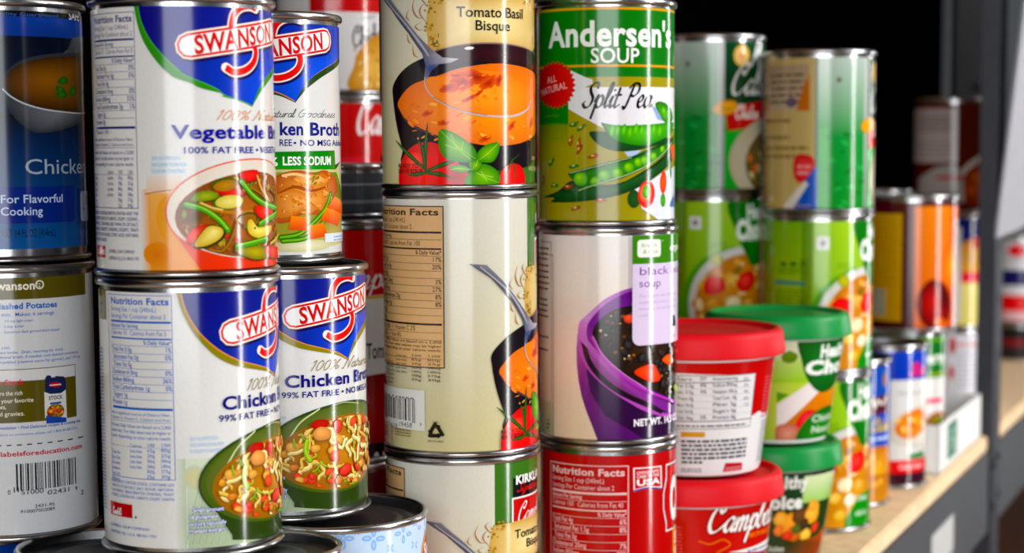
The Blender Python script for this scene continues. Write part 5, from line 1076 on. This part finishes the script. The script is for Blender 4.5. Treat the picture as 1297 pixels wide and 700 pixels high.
    s = D['yellow'] = art_of('yellow', 'e0d088', 'e0b040'); s.view('yellow').crop(1197, 240, 5.38); s.rect(-200, 200, 500, 380, '141e78'); s.fade([(100, 420), (150, 350), (260, 330), (420, 350), (420, 600), (100, 600)], 250, 460, 'e8b844', 'd8982c'); s.text('H', 190, 400, 70, 'd8204c', w=110, bold=.08); s.rect(110, 560, 420, 630, 'd81c50'); s.rect(58, 260, 108, 900, 'd8d6d6'); s.rect(108, 630, 500, 980, 'dccf7c', 'e4dc9a'); s.ell(180, 470, 26, 90, 'e8e0d0', 'e0b850')
    for i in range(5): s.ell(140 + i * 40, 480, 12, 70, 'b88a2c', 'd8a43a')
    s = D['chili'] = art_of('chili', '5a2014', '5f2418'); s.view('chili').crop(1097, 0, 2.69); s.rect(160, 370, 312, 555, 'b8aeac', 'aca09e'); s.fine(185, 395, 290, 450, 4, '7a6a6a', 3); s.fine(180, 480, 290, 540, 4, '9a8a8a', 5)
    s.rect(400, 370, 422, 480, '8a6420'); s.stroke([(330, 590), (360, 560), (405, 525)], 20, 'd0ccc4'); s.fade([(335, 600), (380, 560), (430, 540), (430, 690), (330, 690)], 380, 610, 'b8601c', '7a2c10'); s.rect(230, 600, 335, 615, 'b0203c'); s.poly([(180, 610), (240, 570), (300, 560), (330, 590), (335, 690), (180, 690)], 'a8a4a0'); s.rect(240, 600, 330, 612, 'b82040')
    for x, y in ((370, 600), (395, 630), (360, 650), (410, 590)): s.ell(x, y, 14, 10, 'd88a34', 'a8501c')
    s = D['tomato'] = art_of('tomato', '14100f'); s.view('tomato').crop(420, 200, 1.625); s.rect(-60, 150, 200, 290, 'b01426'); s.script("Campbell's", -24, 272, 26, 'e0dede', x1=103, fit="Camp", nib=.24, pen=35); s.poly([(-60, 290), (200, 270), (200, 500), (-60, 500)], 'd0cdc8'); s.rect(-60, 286, 200, 292, 'c8a040'); s.text('Tomato', 72, 415, 32, '1c1a1a', x1=103, fit='Ton', bold=.02)
    s.fade([(-60, 480), (40, 455), (140, 440), (200, 460), (200, 600), (-60, 600)], 60, 540, 'a82014', '7a0f0c'); s.rect(-60, 590, 200, 690, '0c0a0b'); s.text('KIRKLAND', -36, 640, 26, 'e8e6e4', x1=105, fit='KIRKLA', bold=.05)
    s = D['backred'] = art_of('backred', 'd4d2d0'); s.view('backred').crop(420, 0, 2.121); s.rect(-60, 240, 200, 452, 'b41428', 'b81830'); s.script("Campbell's", 62, 360, 46, 'ece6e6', x1=126, fit='Ca', nib=.26, pen=35); s.ell(60, 430, 50, 8, 'c83a44'); s.fine(104, 490, 126, 500, 1, '5a5a5a'); s.fade([(100, 600), (112, 560), (135, 540), (160, 560), (160, 610)], 130, 590, 'd8903c', 'a8601c')
    s = D['backwhite'] = art_of('backwhite', 'd2d0d0'); s.view('backwhite').crop(420, 0, 2.121); s.rect(-60, -60, 200, 34, 'b41828'); s.text('Home', 84, 58, 14, '5a5456', w=44, ang=14); s.script('Chicken', 56, 128, 24, '4a4648', w=120, nib=.22, ang=12, it=.2); s.fade([(55, 245), (60, 180), (80, 130), (125, 95), (180, 120), (180, 250)], 100, 190, 'd8b06a', 'b8843c')
    R = random.Random(4)
    for _ in range(40): s.ell(R.uniform(62, 170), R.uniform(130, 240), R.uniform(3, 8), R.uniform(2, 5), R.choice(['e0c080', 'c08a3c', 'a8702c', 'e8d0a0']), ang=R.uniform(0, 180))
    s = D['rings'] = Art((.0445 - LR) * 1000, 3.4, 103 - 4.6, 'c6d8f0', 'cbdcf2'); s.view('rings').crop(430, 590, 6.36)
    def fleur(x, y, r, ang=0):
        for i in range(4):
            a = math.radians(90 * i + ang); s.ell(x + r * .62 * math.cos(a), y - r * .62 * math.sin(a), r * .52, r * .28, '9abce8', '9abce8', 90 * i + ang, 14); s.ell(x + r * .62 * math.cos(a), y - r * .62 * math.sin(a), r * .24, r * .07, 'c6d8f0', None, 90 * i + ang, 8)
    for x, y, r_, a_ in ((276, 590, 88, 0), (515, 552, 72, 0), (685, 502, 66, 0), (604, 640, 34, 45), (410, 508, 24, 45), (140, 540, 26, 45), (410, 668, 34, 45), (608, 472, 20, 45), (30, 590, 80, 0)): fleur(x, y, r_, a_)
    u, v = s.p(660, 690); s.upoly([(u, v - 40), (u - 1, v - 4), (u + .4, v + 2), (u + 3, v + 5), (u + 8, v + 8), (u + 45, v + 9), (u + 45, v - 40)], 'd8a040'); s.upoly([(u + 1.2, v - 40), (u + .6, v - 4), (u + 2, v + 1), (u + 5, v + 4.5), (u + 9, v + 6.6), (u + 44, v + 7.5), (u + 44, v - 40)], 'a81420')
    s.utext('Spaghetti', u + 3, v - 4, 6.5, 'f0ecec', 34, bold=.05, it=.15)
    for n, c, c2 in (('lowa', '6f7480', '7a8090'), ('lowb', '8a8c90', '8a8c90'), ('lowc', '14306c', '183a80'), ('hcbase', '5f8a2c', '6f9a34'), ('tomatobase', '5a1a1a', '6a1c1c'), ('backbase', '8a2030', '9a2434'), ('backbase2', '6a6a6a', '6a6a6a')):
        s = D[n] = art_of(n, c, c2); s.quad(-60, 20, 60, 26, 'b8b8ac'); s.quad(-60, 70, 60, 74, 'b8b8ac')
    s = D['small'] = art_of('small', '3a3c40', '4a4c50'); s.quad(-80, 8, 80, 10, '6a6c6e'); s.quad(-80, 18, 80, 19, '8a8c8e')
    s = D['far'] = Art(39, 3.4, 105, 'd8d8dc'); s.quad(-200, 75, 200, 105, 'c8c8cc'); s.ell(0, 0, 12, 8, 'd0203c', mm=(-4, 92)); s.ell(0, 0, 12, 8, 'd0203c', mm=(28, 90)); s.quad(-200, 48, 200, 68, '20205c'); s.quad(-200, 16, 200, 36, 'd8182c'); s.quad(-200, 3, 200, 16, 'e0b8bc')
    s = D['fardark'] = Art(40, 3, 41, '1c1a1c'); s.quad(-200, 18, 200, 27, '7a1428')
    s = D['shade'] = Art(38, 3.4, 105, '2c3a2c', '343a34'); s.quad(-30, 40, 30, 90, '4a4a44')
    return D
# ------------------------------------------------------------------ everything on the shelf
def put(n, label, art, rot=0, name='soup_can', cat='can', group=None):
    X, Y, z, R, H = PL[n]; return tin(name, label, cat, X, Y, z, R, H, rot, art, group)
BROTH, VEG, LESS, MASH, STOCK = broth_label(), vegetable_label(), low_sodium_label(), potato_label(), stock_label()
BISQUE, PEA, BEAN, CHUNKY = bisque_label(), pea_label(), bean_label(), chunky_label()
REDB, GRNB, GRND, CHOICE, CALL = red_bowl_label(), green_tub_label(), dark_tub_label(), choice_can_label(), callender_label()
SOFT = soft_labels()
G1, G2, G3, G4, G5 = 'white broth cans with a blue shield', 'cream bisque cans in one stack', 'lime green soup cans', 'dark green soup cans', 'low cans bearing the broth stacks'
put('veg', 'white vegetable broth can with a green-edged blue shield and an orange bowl', VEG, name='broth_can', group=G1)
put('chick', 'white chicken broth can showing blue nutrition facts, under the vegetable broth can', BROTH, name='broth_can', group=G1)
put('chick2', 'white chicken noodle picture broth can under the less sodium broth can', BROTH, -20.5, name='broth_can', group=G1)
put('less', 'white broth can with a green LESS SODIUM flag, chicken and carrots', LESS, name='broth_can', group=G1)
put('mash', 'white broth can turned to its olive mashed potatoes recipe and barcode', MASH, name='broth_can', group=G1)
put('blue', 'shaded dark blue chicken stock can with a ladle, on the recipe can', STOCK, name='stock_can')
put('creamtop', 'bisque can showing spoon, tomatoes and basil, top of the cream stack', BISQUE, -78, name='bisque_can', group=G2)
put('creammid', 'cream bisque can turned to its tan nutrition facts, middle of its stack', BISQUE, 0, name='bisque_can', group=G2)
put('creamlow', 'cream bisque can with a green strip, bottom of the cream stack', BISQUE, -35, name='bisque_can', group=G2)
put('pea', 'bright green split pea soup can with a red starburst, topping its stack', PEA)
put('bean', 'pale can of black bean soup with a purple bowl, under the split pea can', BEAN)
put('redchunky', 'red can with white nutrition facts, under the black bean soup can', CHUNKY)
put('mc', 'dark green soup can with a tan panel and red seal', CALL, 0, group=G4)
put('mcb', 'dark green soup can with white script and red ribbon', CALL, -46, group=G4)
put('hcup', 'lime green soup can directly under the dark green can with a tan panel', CHOICE, 0, group=G3)
put('hcb', 'lime green soup can under the dark green can with a red ribbon', CHOICE, -21.5, group=G3)
put('hc', 'lime green soup can standing on the board behind the green-lidded bowls', CHOICE, -14.5, group=G3)
put('hcbase', 'green can hidden at the foot of the stack behind the bowls', SOFT['hcbase'], group=G3)
put('bluesoup', 'blurred blue and tan soup can squeezed between the lime can and the white can', SOFT['bluesoup'])
put('chef', 'white soup can with blue top and red band, standing alone near the carton tray', SOFT['chef'])
put('corn', 'green and white vegetable can in the carton tray, under the brown and orange can', SOFT['corn'], name='vegetable_can')
put('beans', 'brown, yellow and orange can of beans standing on the green vegetable can', SOFT['beans'], name='bean_can')
put('white', 'white can with faint lines of print, lowest of the stack beside the steel post', SOFT['white'], name='food_can')
put('yellow', 'yellow can with a navy top, in the middle of the stack beside the steel post', SOFT['yellow'], name='food_can')
put('chili', 'dim brown chili can with a pale panel, topping the stack beside the post', SOFT['chili'], name='chili_can')
put('rings', 'wide low can with pale blue flower pattern and bare dark lid', SOFT['rings'], name='pasta_can', group=G5)
put('lowa', 'grey can whose lid peeks out below the white can with nutrition facts', SOFT['lowa'], group=G5)
put('lowb', 'small can with bare lid between the broth cans and the blue flowered can', SOFT['lowb'], group=G5)
put('lowc', 'dark blue can under the mashed potatoes recipe can', SOFT['lowc'], group=G5)
put('tomato', 'tall red, white and black tomato soup can in the gap behind the broth stack', SOFT['tomato'])
put('tomatobase', 'dark red can under the tall tomato soup can', SOFT['tomatobase'])
put('small', 'short dark grey can lying flat on the tall tomato soup can', SOFT['small'], name='small_can')
put('backwhite', 'white chicken soup can with a red top, highest in the back gap', SOFT['backwhite'], group='cans stacked in the back gap')
put('backred', 'red and white soup can below the white chicken can in the back gap', SOFT['backred'], group='cans stacked in the back gap')
put('backbase', 'dull red can third from the top in the back gap', SOFT['backbase'], group='cans stacked in the back gap')
put('backbase2', 'grey can at the foot of the stack in the back gap', SOFT['backbase2'], group='cans stacked in the back gap')
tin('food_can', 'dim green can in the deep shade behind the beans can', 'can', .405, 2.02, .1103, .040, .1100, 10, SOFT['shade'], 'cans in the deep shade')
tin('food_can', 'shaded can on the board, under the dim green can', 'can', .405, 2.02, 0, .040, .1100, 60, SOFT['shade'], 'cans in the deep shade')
for i, (a_, b_) in enumerate((('flat black can with a red stripe just past the steel post', 'red, white and navy can just past the steel post'), ('second flat black can past the post', 'second red, white and navy can past the post'))):
    p = P3(.885 + i * .086, -.058)
    tin('flat_can', a_, 'can', p[0], p[1], 0, .0415, .0460, 20 * i, SOFT['fardark'], 'flat black cans past the post')
    tin('food_can', b_, 'can', p[0], p[1], .0463, .0405, .1110, 25 * i, SOFT['far'], 'red, white and navy cans past the post')
def bowl(n, label, R, rt, rb, rot, art, m, group): X, Y, z = PL[n]; tub('soup_bowl', label, X, Y, z, R, {'r': .0822, 'g': .0817}[group[0]], rt, rb, .0148, rot, art, m, group)
bowl('bowlup', 'red-lidded soup bowl turned to its nutrition facts, upper of the two', .0525, .0462, .0375, 0, REDB, M_REDP, 'red lidded soup bowls')
bowl('bowllow', 'red-lidded soup bowl with white script on its front, lower of the two', .0525, .0462, .0375, -96, REDB, M_REDP, 'red lidded soup bowls')
bowl('tubup', 'green-lidded chicken noodle bowl, upper of the two green ones', .0475, .0425, .0315, 0, GRNB, M_GRNP, 'green lidded soup bowls')
bowl('tublow', 'green-lidded soup bowl with a dark vegetable picture, lower of the two green ones', .0475, .0425, .0315, 0, GRND, M_GRNP, 'green lidded soup bowls')
# the carton tray
tr = thing('carton_tray', 'low white carton tray with a green square, holding cans beside the post', 'tray', tuple(P3(.10, -.08, .0004)))
TL, TW, TH, tt = .212, .15, .040, .0018
def tpart(name, items, m=M_CARD): o = boxes(name, items, m); part(o, tr); return o
tpart('tray_base', [slab(P3(TL / 2, -TW / 2, .0016), TL, TW, .002)])
tpart('side_panel', [slab(P3(TL / 2, -tt / 2, TH / 2 + .0008), TL, tt, TH)]); tpart('side_panel', [slab(P3(TL / 2, -TW + tt / 2, TH / 2 + .0008), TL, tt, TH)])
tpart('end_panel', [slab(P3(tt / 2, -TW / 2, TH / 2 + .0008), tt, TW, TH)]); tpart('end_panel', [slab(P3(TL - tt / 2, -TW / 2, TH / 2 + .0008), tt, TW, TH)])
M_SQ = mat('green tray print', '1a6a4c', .5, 0, .3, 220); M_SQ2 = mat('pale tray print', '9ac4b0', .5)
tpart('printed_square', [slab(P3(.060, .0002, .0215), .044, .0004, .030)], M_SQ)
tpart('printed_mark', [slab(P3(.052, .0005, .021), .004, .0003, .019), slab(P3(.060, .0005, .029), .020, .0003, .003), slab(P3(.060, .0005, .021), .014, .0003, .003), slab(P3(.066, .0005, .014), .010, .0003, .003), slab(P3(.071, .0005, .018), .003, .0003, .010)], M_SQ2)
